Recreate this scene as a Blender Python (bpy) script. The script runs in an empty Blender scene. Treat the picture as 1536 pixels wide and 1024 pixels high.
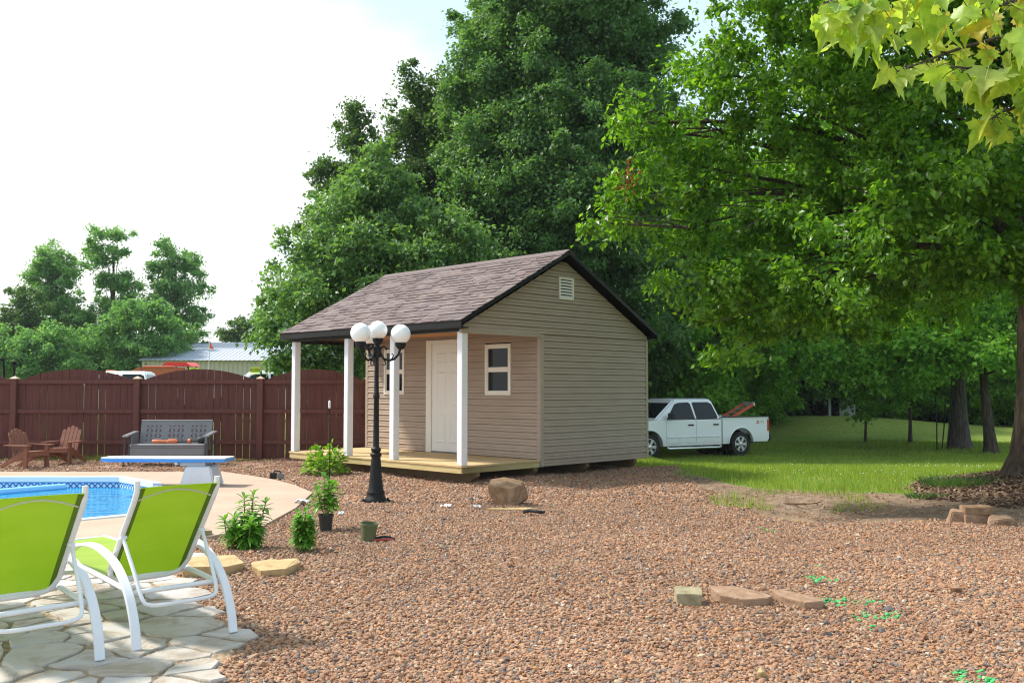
import bpy, bmesh, math, random
import numpy as np
from mathutils import Vector, Matrix, Euler
from mathutils.geometry import tessellate_polygon
R = math.radians
random.seed(7); rng = np.random.default_rng(11)
C = bpy.context.scene.collection
sc = bpy.context.scene
# ------------------------------------------------------------------ camera
FPX, PITCH, CH = 1429.0, 0.0503, 1.48            # focal length in photo pixels (1536 wide), pitch, eye height
cam = bpy.data.cameras.new('camera'); camo = bpy.data.objects.new('camera', cam); C.objects.link(camo)
cam.sensor_width = 36; cam.lens = 36*FPX/1536; cam.clip_end = 3000; cam.clip_start = 0.05
camo.location = (0, 0, CH); camo.rotation_euler = (math.pi/2+PITCH, 0, 0); sc.camera = camo
# ------------------------------------------------------------------ sun and sky
SUN_DIR = Vector((-0.80, 0.24, 1.02)).normalized()      # towards the sun
sl = bpy.data.lights.new('sun', 'SUN'); sl.energy = 3.9; sl.angle = R(7); sl.color = (1, .95, .87)
so = bpy.data.objects.new('sun', sl); C.objects.link(so); so.rotation_euler = SUN_DIR.to_track_quat('Z', 'Y').to_euler()
w = bpy.data.worlds.new('World'); sc.world = w; w.use_nodes = True
nt = w.node_tree; nt.nodes.clear()
def wn(t, **k):
    n = nt.nodes.new(t)
    for a, b in k.items(): setattr(n, a, b)
    return n
out = wn('ShaderNodeOutputWorld'); mixs = wn('ShaderNodeMixShader')
bg1 = wn('ShaderNodeBackground'); bg1.inputs[1].default_value = 0.15
sky = wn('ShaderNodeTexSky', sky_type='NISHITA', sun_disc=False)
sky.sun_elevation = math.asin(SUN_DIR.z); sky.sun_rotation = math.atan2(SUN_DIR.x, SUN_DIR.y)
sky.air_density = 1.0; sky.dust_density = 1.5
bg2 = wn('ShaderNodeBackground'); bg2.inputs[0].default_value = (1.0, 1.0, 1.0, 1); bg2.inputs[1].default_value = .90
tc = wn('ShaderNodeTexCoord'); sep = wn('ShaderNodeSeparateXYZ')
mp = wn('ShaderNodeMapping'); mp.inputs['Scale'].default_value = (1.4, 1.4, 4.5)
noi = wn('ShaderNodeTexNoise'); noi.inputs['Scale'].default_value = 2.2; noi.inputs['Detail'].default_value = 7; noi.inputs['Roughness'].default_value = .6
dot = wn('ShaderNodeVectorMath', operation='DOT_PRODUCT'); dot.inputs[1].default_value = Vector((-.93, .30, .0)).normalized()
ma = wn('ShaderNodeMath', operation='MULTIPLY_ADD'); ma.inputs[1].default_value = 1.25; ma.inputs[2].default_value = .0
md = wn('ShaderNodeMath', operation='ADD')
rmp = wn('ShaderNodeMapRange'); rmp.inputs[1].default_value = .88; rmp.inputs[2].default_value = 1.26; rmp.inputs[3].default_value = .58; rmp.inputs[4].default_value = 1.0
L = nt.links.new
L(tc.outputs['Generated'], mp.inputs[0]); L(mp.outputs[0], noi.inputs['Vector']); L(tc.outputs['Generated'], dot.inputs[0])
L(dot.outputs['Value'], ma.inputs[0]); L(ma.outputs[0], md.inputs[0]); L(noi.outputs[0], md.inputs[1]); L(md.outputs[0], rmp.inputs[0])
cmix = wn('ShaderNodeMix', data_type='RGBA'); cmix.inputs[6].default_value = (.50, .82, 1.0, 1); cmix.inputs[7].default_value = (1, 1, 1, 1); crm = wn('ShaderNodeMapRange'); crm.inputs[1].default_value = .35; crm.inputs[2].default_value = .85
L(rmp.outputs[0], crm.inputs[0]); L(crm.outputs[0], cmix.inputs[0]); L(cmix.outputs[2], bg2.inputs[0])
L(sky.outputs[0], bg1.inputs[0]); L(rmp.outputs[0], mixs.inputs[0]); L(bg1.outputs[0], mixs.inputs[1]); L(bg2.outputs[0], mixs.inputs[2]); L(mixs.outputs[0], out.inputs[0])
sc.view_settings.view_transform = 'Standard'; sc.view_settings.look = 'None'; sc.view_settings.exposure = 0.66; sc.view_settings.gamma = 1
sc.cycles.pixel_filter_type = 'BLACKMAN_HARRIS'; sc.cycles.filter_width = 1.15; sc.cycles.max_bounces = 8; sc.cycles.transparent_max_bounces = 12; sc.cycles.diffuse_bounces = 3
# ------------------------------------------------------------------ helpers: geometry of the view, terrain
_c, _s = math.cos(PITCH), math.sin(PITCH)
def ray(px, py):
    a = (px-768)/FPX; b = (512-py)/FPX
    return Vector((a, _c-b*_s, _s+b*_c))
def at(px, py, z=0.0):                       # photo pixel -> point at height z
    d = ray(px, py); t = (z-CH)/d.z
    return Vector((d.x*t, d.y*t, z))
def atY(px, py, Y):                          # photo pixel -> point at distance Y
    d = ray(px, py); t = Y/d.y
    return Vector((d.x*t, Y, CH+d.z*t))
def smooth(t):
    t = np.clip(t, 0, 1); return t*t*(3-2*t)
TREE = (7.79, 14.1)
def terr(x, y):
    x = np.asarray(x, float); y = np.asarray(y, float)
    right = smooth((x-1.5)/3.0)
    d = -.7*smooth((y-14)/17.0)*right + .28*smooth((y-21.3)/5)*(1-right)
    d = d + .3*smooth((y-31)/10)*right
    d = d + .62*np.exp(-(((x-15.0)/6.5)**2+((y-46)/5.0)**2))
    d = d + .26*np.exp(-(((x-TREE[0])/1.3)**2+((y-TREE[1])/1.5)**2))
    d = d + .10*np.exp(-(((x-3.0)/.7)**2+((y-17.2)/1.3)**2))
    d = d - .12*np.exp(-(((x-4.2)/1.3)**2+((y-12.2)/1.0)**2))
    d = d + .018*np.sin(x*1.7+y*.9)*np.sin(y*1.3-x*.6)*smooth((y-6)/4)
    return d
def T(x, y): return float(terr(x, y))
# value noise for outlines made in code
_nt = rng.random((256, 256))
def vnoise(x, y):
    x = np.asarray(x, float); y = np.asarray(y, float)
    xi = np.floor(x).astype(int); yi = np.floor(y).astype(int); fx = x-xi; fy = y-yi
    fx = fx*fx*(3-2*fx); fy = fy*fy*(3-2*fy)
    g = lambda i, j: _nt[i & 255, j & 255]
    return (g(xi, yi)*(1-fx)+g(xi+1, yi)*fx)*(1-fy)+(g(xi, yi+1)*(1-fx)+g(xi+1, yi+1)*fx)*fy
def inpoly(x, y, poly):
    r = np.zeros(np.shape(x), bool); n = len(poly)
    for i in range(n):
        x0, y0 = poly[i]; x1, y1 = poly[(i+1) % n]
        if y0 == y1: continue
        cnd = ((y0 > y) != (y1 > y)) & (x < (x1-x0)*(y-y0)/(y1-y0)+x0)
        r ^= cnd
    return r
# ------------------------------------------------------------------ helpers: materials
def nodes(name):
    m = bpy.data.materials.new(name); m.use_nodes = True
    t = m.node_tree; b = t.nodes['Principled BSDF']
    return m, t, b
def N(t, typ, ins=None, **k):
    n = t.nodes.new(typ)
    for a, v in k.items(): setattr(n, a, v)
    for a, v in (ins or {}).items():
        if hasattr(v, 'links') or isinstance(v, bpy.types.NodeSocket): t.links.new(v, n.inputs[a])
        else: n.inputs[a].default_value = v
    return n
def c4(c): return (c[0], c[1], c[2], 1)
def ramp(t, fac, stops):
    r = t.nodes.new('ShaderNodeValToRGB'); e = r.color_ramp.elements
    while len(e) < len(stops): e.new(.5)
    for i, (p, c) in enumerate(stops): e[i].position = p; e[i].color = c4(c)
    t.links.new(fac, r.inputs[0]); return r.outputs[0]
def mixc(t, fac, a, b, mode='MIX'):
    n = t.nodes.new('ShaderNodeMix'); n.data_type = 'RGBA'; n.blend_type = mode
    for i, v in ((0, fac), (6, a), (7, b)):
        if isinstance(v, bpy.types.NodeSocket): t.links.new(v, n.inputs[i])
        else: n.inputs[i].default_value = c4(v) if i else v
    return n.outputs[2]
def mat(name, c1, c2=None, scale=4, rough=.6, spec=.4, metal=0, bump=0, bscale=60, coat=0, stretch=(1, 1, 1), detail=4):
    m, t, b = nodes(name)
    b.inputs['Base Color'].default_value = c4(c1); b.inputs['Roughness'].default_value = rough
    b.inputs['Specular IOR Level'].default_value = spec; b.inputs['Metallic'].default_value = metal; b.inputs['Coat Weight'].default_value = coat
    co = N(t, 'ShaderNodeTexCoord').outputs['Object']
    mpn = N(t, 'ShaderNodeMapping', {'Vector': co, 'Scale': stretch}).outputs[0]
    if c2:
        n = N(t, 'ShaderNodeTexNoise', {'Vector': mpn, 'Scale': scale, 'Detail': detail, 'Roughness': .6})
        f = N(t, 'ShaderNodeMapRange', {0: n.outputs[0], 1: .3, 2: .7}).outputs[0]
        t.links.new(mixc(t, f, c1, c2), b.inputs['Base Color'])
    if bump:
        n2 = N(t, 'ShaderNodeTexNoise', {'Vector': mpn, 'Scale': bscale, 'Detail': 4})
        bp = N(t, 'ShaderNodeBump', {'Height': n2.outputs[0], 'Strength': bump, 'Distance': .01})
        t.links.new(bp.outputs[0], b.inputs['Normal'])
    return m
def leafmat(name, cols, trans=.35, rough=.5, spec=.35, gain=1.0):
    cols = [tuple(min(.8, x*gain) for x in c) for c in cols]
    m, t, b = nodes(name)
    g = N(t, 'ShaderNodeNewGeometry').outputs['Random Per Island']
    col = ramp(t, g, [(i/(len(cols)-1), c) for i, c in enumerate(cols)])
    mo = N(t, 'ShaderNodeTexNoise', {'Vector': N(t, 'ShaderNodeNewGeometry').outputs['Position'], 'Scale': 28.0, 'Detail': 3}).outputs[0]
    col = mixc(t, 1.0, col, ramp(t, mo, [(.3, (.72, .78, .7)), (.7, (1.2, 1.14, 1.1))]), 'MULTIPLY')
    t.links.new(col, b.inputs['Base Color']); b.inputs['Roughness'].default_value = rough; b.inputs['Specular IOR Level'].default_value = spec
    tr = N(t, 'ShaderNodeBsdfTranslucent'); t.links.new(mixc(t, 1.0, col, (1.5, 1.5, .55), 'MULTIPLY'), tr.inputs[0])
    mx = N(t, 'ShaderNodeMixShader', {0: trans}); t.links.new(b.outputs[0], mx.inputs[1]); t.links.new(tr.outputs[0], mx.inputs[2])
    t.links.new(mx.outputs[0], t.nodes['Material Output'].inputs[0]); return m
# ------------------------------------------------------------------ helpers: meshes
class MB:
    def __init__(s): s.v = []; s.f = []; s.m = []; s.uv = {}
    def add(s, vs, fs, mi=0, uvs=None):
        o = len(s.v); s.v += [tuple(p) for p in vs]
        for k, f in enumerate(fs):
            if uvs: s.uv[len(s.f)] = uvs[k]
            s.f.append([i+o for i in f]); s.m.append(mi)
        return s
    def box(s, lo, hi, M=None, mi=0):
        (a, b, c), (d, e, f) = lo, hi
        vs = [Vector(p) for p in ((a, b, c), (d, b, c), (d, e, c), (a, e, c), (a, b, f), (d, b, f), (d, e, f), (a, e, f))]
        if M is not None: vs = [M @ p for p in vs]
        return s.add(vs, [(3, 2, 1, 0), (4, 5, 6, 7), (0, 1, 5, 4), (1, 2, 6, 5), (2, 3, 7, 6), (3, 0, 4, 7)], mi)
    def prism(s, poly, fn0, fn1, mi=0):       # poly 2D; fn0/fn1 map (x,y) to the two caps
        n = len(poly); a = [Vector(fn0(*p)) for p in poly]; b = [Vector(fn1(*p)) for p in poly]
        tri = tessellate_polygon([[Vector((p[0], p[1], 0)) for p in poly]])
        ar = sum(poly[i][0]*poly[(i+1) % n][1]-poly[(i+1) % n][0]*poly[i][1] for i in range(n))
        fs = []
        for t3 in tri:
            p, q, r = (poly[i] for i in t3)
            cr = (q[0]-p[0])*(r[1]-p[1])-(r[0]-p[0])*(q[1]-p[1])
            t3 = list(t3) if cr > 0 else list(t3)[::-1]
            fs.append([i for i in t3[::-1]]); fs.append([i+n for i in t3])
        for i in range(n):
            j = (i+1) % n
            fs.append([i, j, j+n, i+n] if ar > 0 else [j, i, i+n, j+n])
        return s.add(a+b, fs, mi)
    def tube(s, path, rad, n=8, cap=True, mi=0, closed=False, flat=None):
        P = [Vector(p) for p in path]; k = len(P)
        rad = [rad]*k if not hasattr(rad, '__len__') else rad
        vs = []; prev = None
        for i in range(k):
            if closed: d = P[(i+1) % k]-P[i-1]
            else: d = P[min(i+1, k-1)]-P[max(i-1, 0)]
            d = d.normalized() if d.length > 1e-9 else Vector((0, 0, 1))
            if prev is None:
                up = Vector((0, 0, 1)) if abs(d.z) < .9 else Vector((1, 0, 0))
                if flat is not None: up = Vector(flat)
                x = (up-d*up.dot(d)).normalized()
            else: x = (prev-d*prev.dot(d)).normalized()
            prev = x; y = d.cross(x)
            for j in range(n):
                a = 2*math.pi*(j+.5)/n
                if flat is not None:          # rectangular bar: rad = (half along x, half along y)
                    hx, hy = rad[i]; q = [(1, 1), (-1, 1), (-1, -1), (1, -1)][j]
                    vs.append(P[i]+x*hx*q[0]+y*hy*q[1])
                else: vs.append(P[i]+(x*math.cos(a)+y*math.sin(a))*rad[i])
        fs = []
        for i in range(k if closed else k-1):
            for j in range(n):
                a = i*n+j; b = i*n+(j+1) % n; i2 = (i+1) % k
                fs.append((a, b, i2*n+(j+1) % n, i2*n+j))
        if cap and not closed: fs.append(tuple(range(n))[::-1]); fs.append(tuple((k-1)*n+j for j in range(n)))
        return s.add(vs, fs, mi)
    def bar(s, path, hx, hy, flat, mi=0): return s.tube(path, [(hx, hy)]*len(path), 4, True, mi, False, flat)
    def lathe(s, prof, n=20, o=(0, 0, 0), mi=0, M=None):
        o = Vector(o); vs = []
        for r, z in prof:
            for j in range(n):
                a = 2*math.pi*j/n; p = Vector((r*math.cos(a), r*math.sin(a), z))
                vs.append((M @ p if M is not None else p)+o)
        fs = [(i*n+j, i*n+(j+1) % n, (i+1)*n+(j+1) % n, (i+1)*n+j) for i in range(len(prof)-1) for j in range(n)]
        if prof[0][0] > 1e-6: fs.append(tuple(range(n))[::-1])
        if prof[-1][0] > 1e-6: fs.append(tuple((len(prof)-1)*n+j for j in range(n)))
        return s.add(vs, fs, mi)
    def build(s, name, mats, parent=None, smooth=False, bevel=0, loc=None, rot=None, seg=2, ang=40):
        me = bpy.data.meshes.new(name); me.from_pydata(s.v, [], s.f)
        for m in (mats if isinstance(mats, (list, tuple)) else [mats]): me.materials.append(m)
        me.polygons.foreach_set('material_index', s.m)
        if s.uv:
            u = me.uv_layers.new(name='UVMap')
            for fi, uvs in s.uv.items():
                for li, q in zip(me.polygons[fi].loop_indices, uvs): u.data[li].uv = q
        me.validate(); me.update()
        if smooth or bevel:
            bm = bmesh.new(); bm.from_mesh(me)
            if bevel:
                bmesh.ops.remove_doubles(bm, verts=bm.verts, dist=1e-5)
                es = [e for e in bm.edges if len(e.link_faces) == 2 and e.calc_face_angle(0) > R(30)]
                bmesh.ops.bevel(bm, geom=es, offset=bevel, segments=seg, affect='EDGES', clamp_overlap=True)
            for f in bm.faces: f.smooth = True
            for e in bm.edges:
                if len(e.link_faces) == 2 and e.calc_face_angle(0) > R(ang): e.smooth = False
            bm.to_mesh(me); bm.free()
        o = bpy.data.objects.new(name, me); C.objects.link(o)
        if parent is not None: o.parent = parent
        if loc is not None: o.location = loc
        if rot is not None: o.rotation_euler = rot
        return o
def fast_mesh(name, V, F, mats, parent=None, smooth=False, col=None):     # numpy verts (n,3), faces (m,k)
    me = bpy.data.meshes.new(name); n, k = len(F), F.shape[1]
    me.vertices.add(len(V)); me.vertices.foreach_set('co', np.ascontiguousarray(V, np.float32).ravel())
    me.loops.add(n*k); me.loops.foreach_set('vertex_index', np.ascontiguousarray(F, np.int32).ravel())
    me.polygons.add(n); me.polygons.foreach_set('loop_start', np.arange(0, n*k, k, dtype=np.int32)); me.polygons.foreach_set('loop_total', np.full(n, k, np.int32))
    me.polygons.foreach_set('use_smooth', np.full(n, smooth, bool))
    for m in (mats if isinstance(mats, (list, tuple)) else [mats]): me.materials.append(m)
    if col is not None:
        a = me.attributes.new('tint', 'FLOAT_COLOR', 'POINT'); a.data.foreach_set('color', np.ascontiguousarray(col, np.float32).ravel())
    me.update(); me.validate()
    o = bpy.data.objects.new(name, me); C.objects.link(o)
    if parent is not None: o.parent = parent
    return o
def tag(o, label, cat, group=None, kind=None):
    o['label'] = label; o['category'] = cat
    if group: o['group'] = group
    if kind: o['kind'] = kind
    return o
def struct(o, kind='structure'): o['kind'] = kind; return o
def thing(name, label, cat, loc=(0, 0, 0), rz=0, group=None):
    o = bpy.data.objects.new(name, None); C.objects.link(o); o.empty_display_size = .1
    o.location = loc; o.rotation_euler = (0, 0, rz); return tag(o, label, cat, group)
def dup(root, loc=None, rz=None, label=None, scale=None):
    r = root.copy(); C.objects.link(r)
    if loc is not None: r.location = loc
    if rz is not None: r.rotation_euler = (0, 0, rz)
    if scale is not None: r.scale = scale
    if label: r['label'] = label
    for ch in list(root.children):
        c = ch.copy(); C.objects.link(c); c.parent = r
        for g in list(ch.children):
            d = g.copy(); C.objects.link(d); d.parent = c
    return r
def text_mesh(s, name, size, m, parent, M, ext=.002):
    cu = bpy.data.curves.new(name, 'FONT'); cu.body = s; cu.size = size; cu.align_x = 'CENTER'; cu.align_y = 'CENTER'; cu.extrude = ext
    o = bpy.data.objects.new(name, cu); C.objects.link(o); dg = bpy.context.evaluated_depsgraph_get()
    me = bpy.data.meshes.new_from_object(o.evaluated_get(dg)); bpy.data.objects.remove(o); bpy.data.curves.remove(cu)
    me.transform(M); me.materials.clear(); me.materials.append(m)
    q = bpy.data.objects.new(name, me); C.objects.link(q); q.parent = parent; return q
# ================================================================== GROUND
POOL = [(-15, 15.75), (-6.46, 15.75), (-5.55, 14.8), (-4.15, 11.4), (-4.95, 10.62), (-6.3, 9.6), (-15, 9.3)]
def expand(poly, d):
    cx = sum(p[0] for p in poly)/len(poly); cy = sum(p[1] for p in poly)/len(poly); r = []; n = len(poly)
    for i in range(n):
        a = Vector(poly[i-1]); b = Vector(poly[i]); c = Vector(poly[(i+1) % n])
        n1 = Vector(((b-a).y, -(b-a).x)).normalized(); n2 = Vector(((c-b).y, -(c-b).x)).normalized()
        if n1.dot(b-Vector((cx, cy))) < 0: n1 = -n1
        if n2.dot(b-Vector((cx, cy))) < 0: n2 = -n2
        k = (n1+n2)/max(.2, 1+n1.dot(n2)); r.append(tuple(b+k*d))
    return r
GRAVEL = [(-30, 21.2), (2.4, 21.2), (2.95, 17.6), (2.95, 16.2), (2.85, 13.8), (2.85, 11.6), (3.6, 10.7), (5.2, 10.2), (9, 9.9), (14, 9.5), (14, 1), (-30, 1)]
DIRT = [(2.0, 17.4), (3.0, 17.2), (3.4, 15.2), (4.3, 14.0), (5.2, 13.5), (6.6, 13.2), (9.5, 13.0), (12, 12), (14, 9.5), (2.5, 9.5)]
DECK = [(-17, 16.95), (-5.1, 16.95), (-4.5, 16.3), (-3.85, 15.5), (-3.3, 14.6), (-2.82, 13.55), (-2.66, 11.8), (-2.66, 10.3), (-2.98, 9.55), (-3.7, 9.05), (-4.6, 8.2), (-6.4, 6.8), (-17, 6.3)]
PATIO = [(-1.30, 4.0), (-1.36, 5.1), (-1.45, 5.75), (-1.62, 6.15), (-1.95, 6.5), (-2.25, 7.2), (-2.55, 7.8), (-2.75, 8.5), (-3.25, 9.2), (-3.75, 8.95), (-4.65, 8.1), (-6.45, 6.7), (-9, 6.5), (-9, 3.2), (-1.3, 3.2)]
PATIO_IN = expand(PATIO, -.16)
def masks(x, y):
    wx = x+(vnoise(x*1.1+9, y*1.1)-.5)*.7+(vnoise(x*4, y*4+3)-.5)*.25; wy = y+(vnoise(x*1.2, y*1.2+30)-.5)*.7+(vnoise(x*4+50, y*4)-.5)*.25
    g = inpoly(wx, wy, GRAVEL).astype(float); d = inpoly(wx, wy, DIRT).astype(float)
    rt = np.hypot((wx-TREE[0])*.8, wy-TREE[1]+.6)
    mu = ((rt < 1.75) & (y < 15.2)).astype(float)
    pat = inpoly(x, y, PATIO_IN).astype(float)
    return g, d*(1-g), mu, pat
def lines(segs):
    o = [segs[0][0]]
    for a, b, st in segs:
        n = max(1, int(round((b-a)/st))); o += [a+(b-a)*(i+1)/n for i in range(n)]
    return np.array(o)
gx = lines([(-260, -100, 20), (-100, -18, 7), (-18, -8, .4), (-8, 14, .11), (14, 40, .8), (40, 120, 8), (120, 260, 20)])
gy = lines([(-60, 0, 10), (0, 4, .5), (4, 20, .11), (20, 50, .5), (50, 120, 7), (120, 330, 30)])
X, Y = np.meshgrid(gx, gy, indexing='ij')
g_, d_, mu_, pat_ = masks(X, Y)
Z = terr(X, Y) + g_*(vnoise(X*2.3, Y*2.3)-.5)*.03*(Y < 18)
Z += d_*(vnoise(X*3, Y*3)-.6)*.06
hole = inpoly(X, Y, expand(POOL, .16)); Z = np.where(hole, -2.2, Z)
dk = inpoly(X, Y, DECK) & ~hole; Z = np.where(dk, -.03, Z); Z = np.where(pat_ > 0, .013, Z)
nx, ny = X.shape
V = np.stack([X.ravel(), Y.ravel(), Z.ravel()], 1)
ii, jj = np.meshgrid(np.arange(nx-1), np.arange(ny-1), indexing='ij'); a = (ii*ny+jj).ravel()
F = np.stack([a, a+ny, a+ny+1, a+1], 1)
col = np.stack([g_.ravel(), np.maximum(d_, 0).ravel(), mu_.ravel(), pat_.ravel()], 1)
m, t, b = nodes('ground_earth')
at_ = N(t, 'ShaderNodeAttribute', attribute_name='tint'); sp = N(t, 'ShaderNodeSeparateColor', {0: at_.outputs['Color']})
pos = N(t, 'ShaderNodeNewGeometry').outputs['Position']
vo = N(t, 'ShaderNodeTexVoronoi', {'Vector': pos, 'Scale': 34.0}); vs_ = N(t, 'ShaderNodeSeparateColor', {0: vo.outputs['Color']})
PEB = [(.13, .085, .065), (.33, .18, .105), (.46, .28, .19), (.40, .20, .105), (.30, .20, .15), (.52, .36, .25), (.42, .24, .15), (.24, .20, .19)]
gcol = ramp(t, vs_.outputs[0], [(i/7, c) for i, c in enumerate(PEB)])
big = N(t, 'ShaderNodeTexNoise', {'Vector': pos, 'Scale': .9, 'Detail': 5}).outputs[0]
fine = N(t, 'ShaderNodeTexNoise', {'Vector': pos, 'Scale': 9.0, 'Detail': 6}).outputs[0]
lawn = ramp(t, big, [(.25, (.12, .22, .03)), (.5, (.15, .25, .04)), (.62, (.27, .28, .08)), (.75, (.17, .26, .045))])
far_sunlit = N(t, 'ShaderNodeMapRange', {0: N(t, 'ShaderNodeSeparateXYZ', {0: pos}).outputs[1], 1: 36.0, 2: 41.0, 3: 0.0, 4: .75}).outputs[0]
lawn = mixc(t, far_sunlit, lawn, (.40, .42, .10))  # sunlight painted into the far lawn colour, over yellower drier grass
lawn = mixc(t, N(t, 'ShaderNodeMapRange', {0: fine, 1: .35, 2: .75}).outputs[0], lawn, (.11, .20, .025))
dirt = ramp(t, fine, [(.3, (.165, .11, .072)), (.5, (.245, .17, .115)), (.7, (.34, .25, .175))])
dirt = mixc(t, N(t, 'ShaderNodeMapRange', {0: big, 1: .60, 2: .70}).outputs[0], dirt, (.11, .15, .04))
mulch = ramp(t, N(t, 'ShaderNodeTexVoronoi', {'Vector': pos, 'Scale': 22.0}).outputs['Color'], [(.1, (.07, .04, .028)), (.6, (.2, .125, .085)), (1, (.33, .23, .17))])
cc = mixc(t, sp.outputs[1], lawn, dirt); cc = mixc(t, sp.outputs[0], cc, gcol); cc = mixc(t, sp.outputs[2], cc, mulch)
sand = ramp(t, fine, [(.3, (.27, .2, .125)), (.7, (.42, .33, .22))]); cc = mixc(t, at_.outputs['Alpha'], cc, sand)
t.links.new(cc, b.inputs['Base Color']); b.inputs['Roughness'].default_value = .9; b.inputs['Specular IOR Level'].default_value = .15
h1 = N(t, 'ShaderNodeMath', {0: vo.outputs['Distance'], 1: -1.0}, operation='MULTIPLY').outputs[0]
h2 = N(t, 'ShaderNodeMath', {0: h1, 1: N(t, 'ShaderNodeMath', {0: fine, 1: .6}, operation='MULTIPLY').outputs[0]}, operation='ADD').outputs[0]
t.links.new(N(t, 'ShaderNodeBump', {'Height': h2, 'Strength': .8, 'Distance': .02}).outputs[0], b.inputs['Normal'])
M_ground = m
struct(fast_mesh('ground', V, F, M_ground, smooth=True, col=col))
# flagstones
def clip(poly, nx_, ny_, c):
    o = []
    for i in range(len(poly)):
        p, q = poly[i], poly[(i+1) % len(poly)]; a = p[0]*nx_+p[1]*ny_-c; b_ = q[0]*nx_+q[1]*ny_-c
        if a <= 0: o.append(p)
        if (a < 0) != (b_ < 0): s = a/(a-b_); o.append((p[0]+(q[0]-p[0])*s, p[1]+(q[1]-p[1])*s))
    return o
m_flag, t, b = nodes('flagstone'); ri = N(t, 'ShaderNodeNewGeometry'); pos = ri.outputs['Position']
n1 = N(t, 'ShaderNodeTexNoise', {'Vector': pos, 'Scale': 3.0, 'Detail': 8, 'Roughness': .65, 'Distortion': 1.2}).outputs[0]
base = ramp(t, ri.outputs['Random Per Island'], [(0, (.55, .51, .46)), (.25, (.52, .52, .55)), (.5, (.60, .54, .45)), (.75, (.46, .46, .50)), (1, (.55, .48, .39))])
ov = ramp(t, n1, [(.30, (.22, .165, .11)), (.42, (.40, .31, .21)), (.52, (.55, .50, .44)), (.72, (.60, .60, .61))])
t.links.new(mixc(t, 1.0, mixc(t, .68, base, ov), (.86, .85, .85), 'MULTIPLY'), b.inputs['Base Color'])
n2 = N(t, 'ShaderNodeTexNoise', {'Vector': pos, 'Scale': 9.0, 'Detail': 9, 'Roughness': .7}).outputs[0]
b.inputs['Roughness'].default_value = .5; b.inputs['Specular IOR Level'].default_value = .4
t.links.new(N(t, 'ShaderNodeBump', {'Height': n2, 'Strength': .6, 'Distance': .02}).outputs[0], b.inputs['Normal'])
rs = random.Random(5); seeds = []
tries = 0
while tries < 9000:
    tries += 1
    p = (rs.uniform(-6.8, -1.0), rs.uniform(3.5, 9.5)); sz = rs.choice([.07, .11, .15, .19, .23])
    if all(math.hypot((p[0]-q[0])/1.35, p[1]-q[1]) > (sz+q[2])*.92 for q in seeds): seeds.append((p[0], p[1], sz))
PATIO_S = expand(PATIO, -.10); STONES = []; mb = MB(); stones = 0
for i, (sx_, sy_, sr) in enumerate(seeds):
    if not inpoly(np.array([sx_]), np.array([sy_]), PATIO_S)[0]: continue
    poly = [(sx_+.75*math.cos(a*.5236), sy_+.6*math.sin(a*.5236)) for a in range(12)]
    for j, (qx, qy, qr) in enumerate(seeds):
        if j == i or math.hypot(qx-sx_, qy-sy_) > 1.8: continue
        dx, dy = qx-sx_, qy-sy_; l = math.hypot(dx, dy); f_ = .5+(sr-qr)*.55
        f_ = min(.72, max(.28, f_)); poly = clip(poly, dx/l, dy/l, (sx_*dx+sy_*dy)/l+l*f_-.007-.010*rs.random())
        if len(poly) < 3: break
    if len(poly) < 3: continue
    pts = []
    for k in range(len(poly)):
        p, q = poly[k], poly[(k+1) % len(poly)]; l = math.dist(p, q); nn_ = max(1, int(l/.07))
        for s in range(nn_):
            u = s/nn_; jx = (vnoise(p[0]*9+q[0]*3+u*5, i*.7)-.5)*.05; jy = (vnoise(q[1]*9+u*5, i*.9+40)-.5)*.05
            e = .0 if s else .15; x = p[0]+(q[0]-p[0])*u; y = p[1]+(q[1]-p[1])*u
            x += (sx_-x)*(e*.15)+jx*.75; y += (sy_-y)*(e*.15)+jy*.75; pts.append((float(x), float(y)))
    cx = sum(p[0] for p in pts)/len(pts); cy = sum(p[1] for p in pts)/len(pts); zt = .018+.010*rs.random(); tx_, ty_ = rs.uniform(-.012, .012), rs.uniform(-.012, .012)
    sh = lambda x, y, k: (cx+(x-cx)*k, cy+(y-cy)*k)
    STONES.append(pts); n = len(pts); A = [(x, y, -.03) for x, y in pts]; Bv = [(x, y, zt-.008+tx_*(x-cx)+ty_*(y-cy)) for x, y in pts]; Cv = [(*sh(x, y, max(.955, 1-.006/(.05+sr))), zt+tx_*(x-cx)+ty_*(y-cy)) for x, y in pts]
    fs = []
    for q in range(n):
        w_ = (q+1) % n; fs += [(q, w_, w_+n, q+n), (q+n, w_+n, w_+2*n, q+2*n)]
    tri = tessellate_polygon([[Vector((p[0], p[1], 0)) for p in Cv]])
    for q in tri:
        P0, P1, P2 = (Vector(Cv[z]) for z in q); fs.append(tuple(z+2*n for z in (q if (P1-P0).cross(P2-P0).z > 0 else q[::-1])))
    mb.add(A+Bv+Cv, fs); stones += 1
struct(mb.build('flagstone_patio', m_flag))
def stone_hit(x, y):
    r = np.zeros(np.shape(x), bool)
    for P_ in STONES:
        a = np.array(P_); lo = a.min(0); hi = a.max(0); k = (x > lo[0]) & (x < hi[0]) & (y > lo[1]) & (y < hi[1])
        if k.any(): r[k] |= inpoly(x[k], y[k], P_)
    return r
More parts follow.
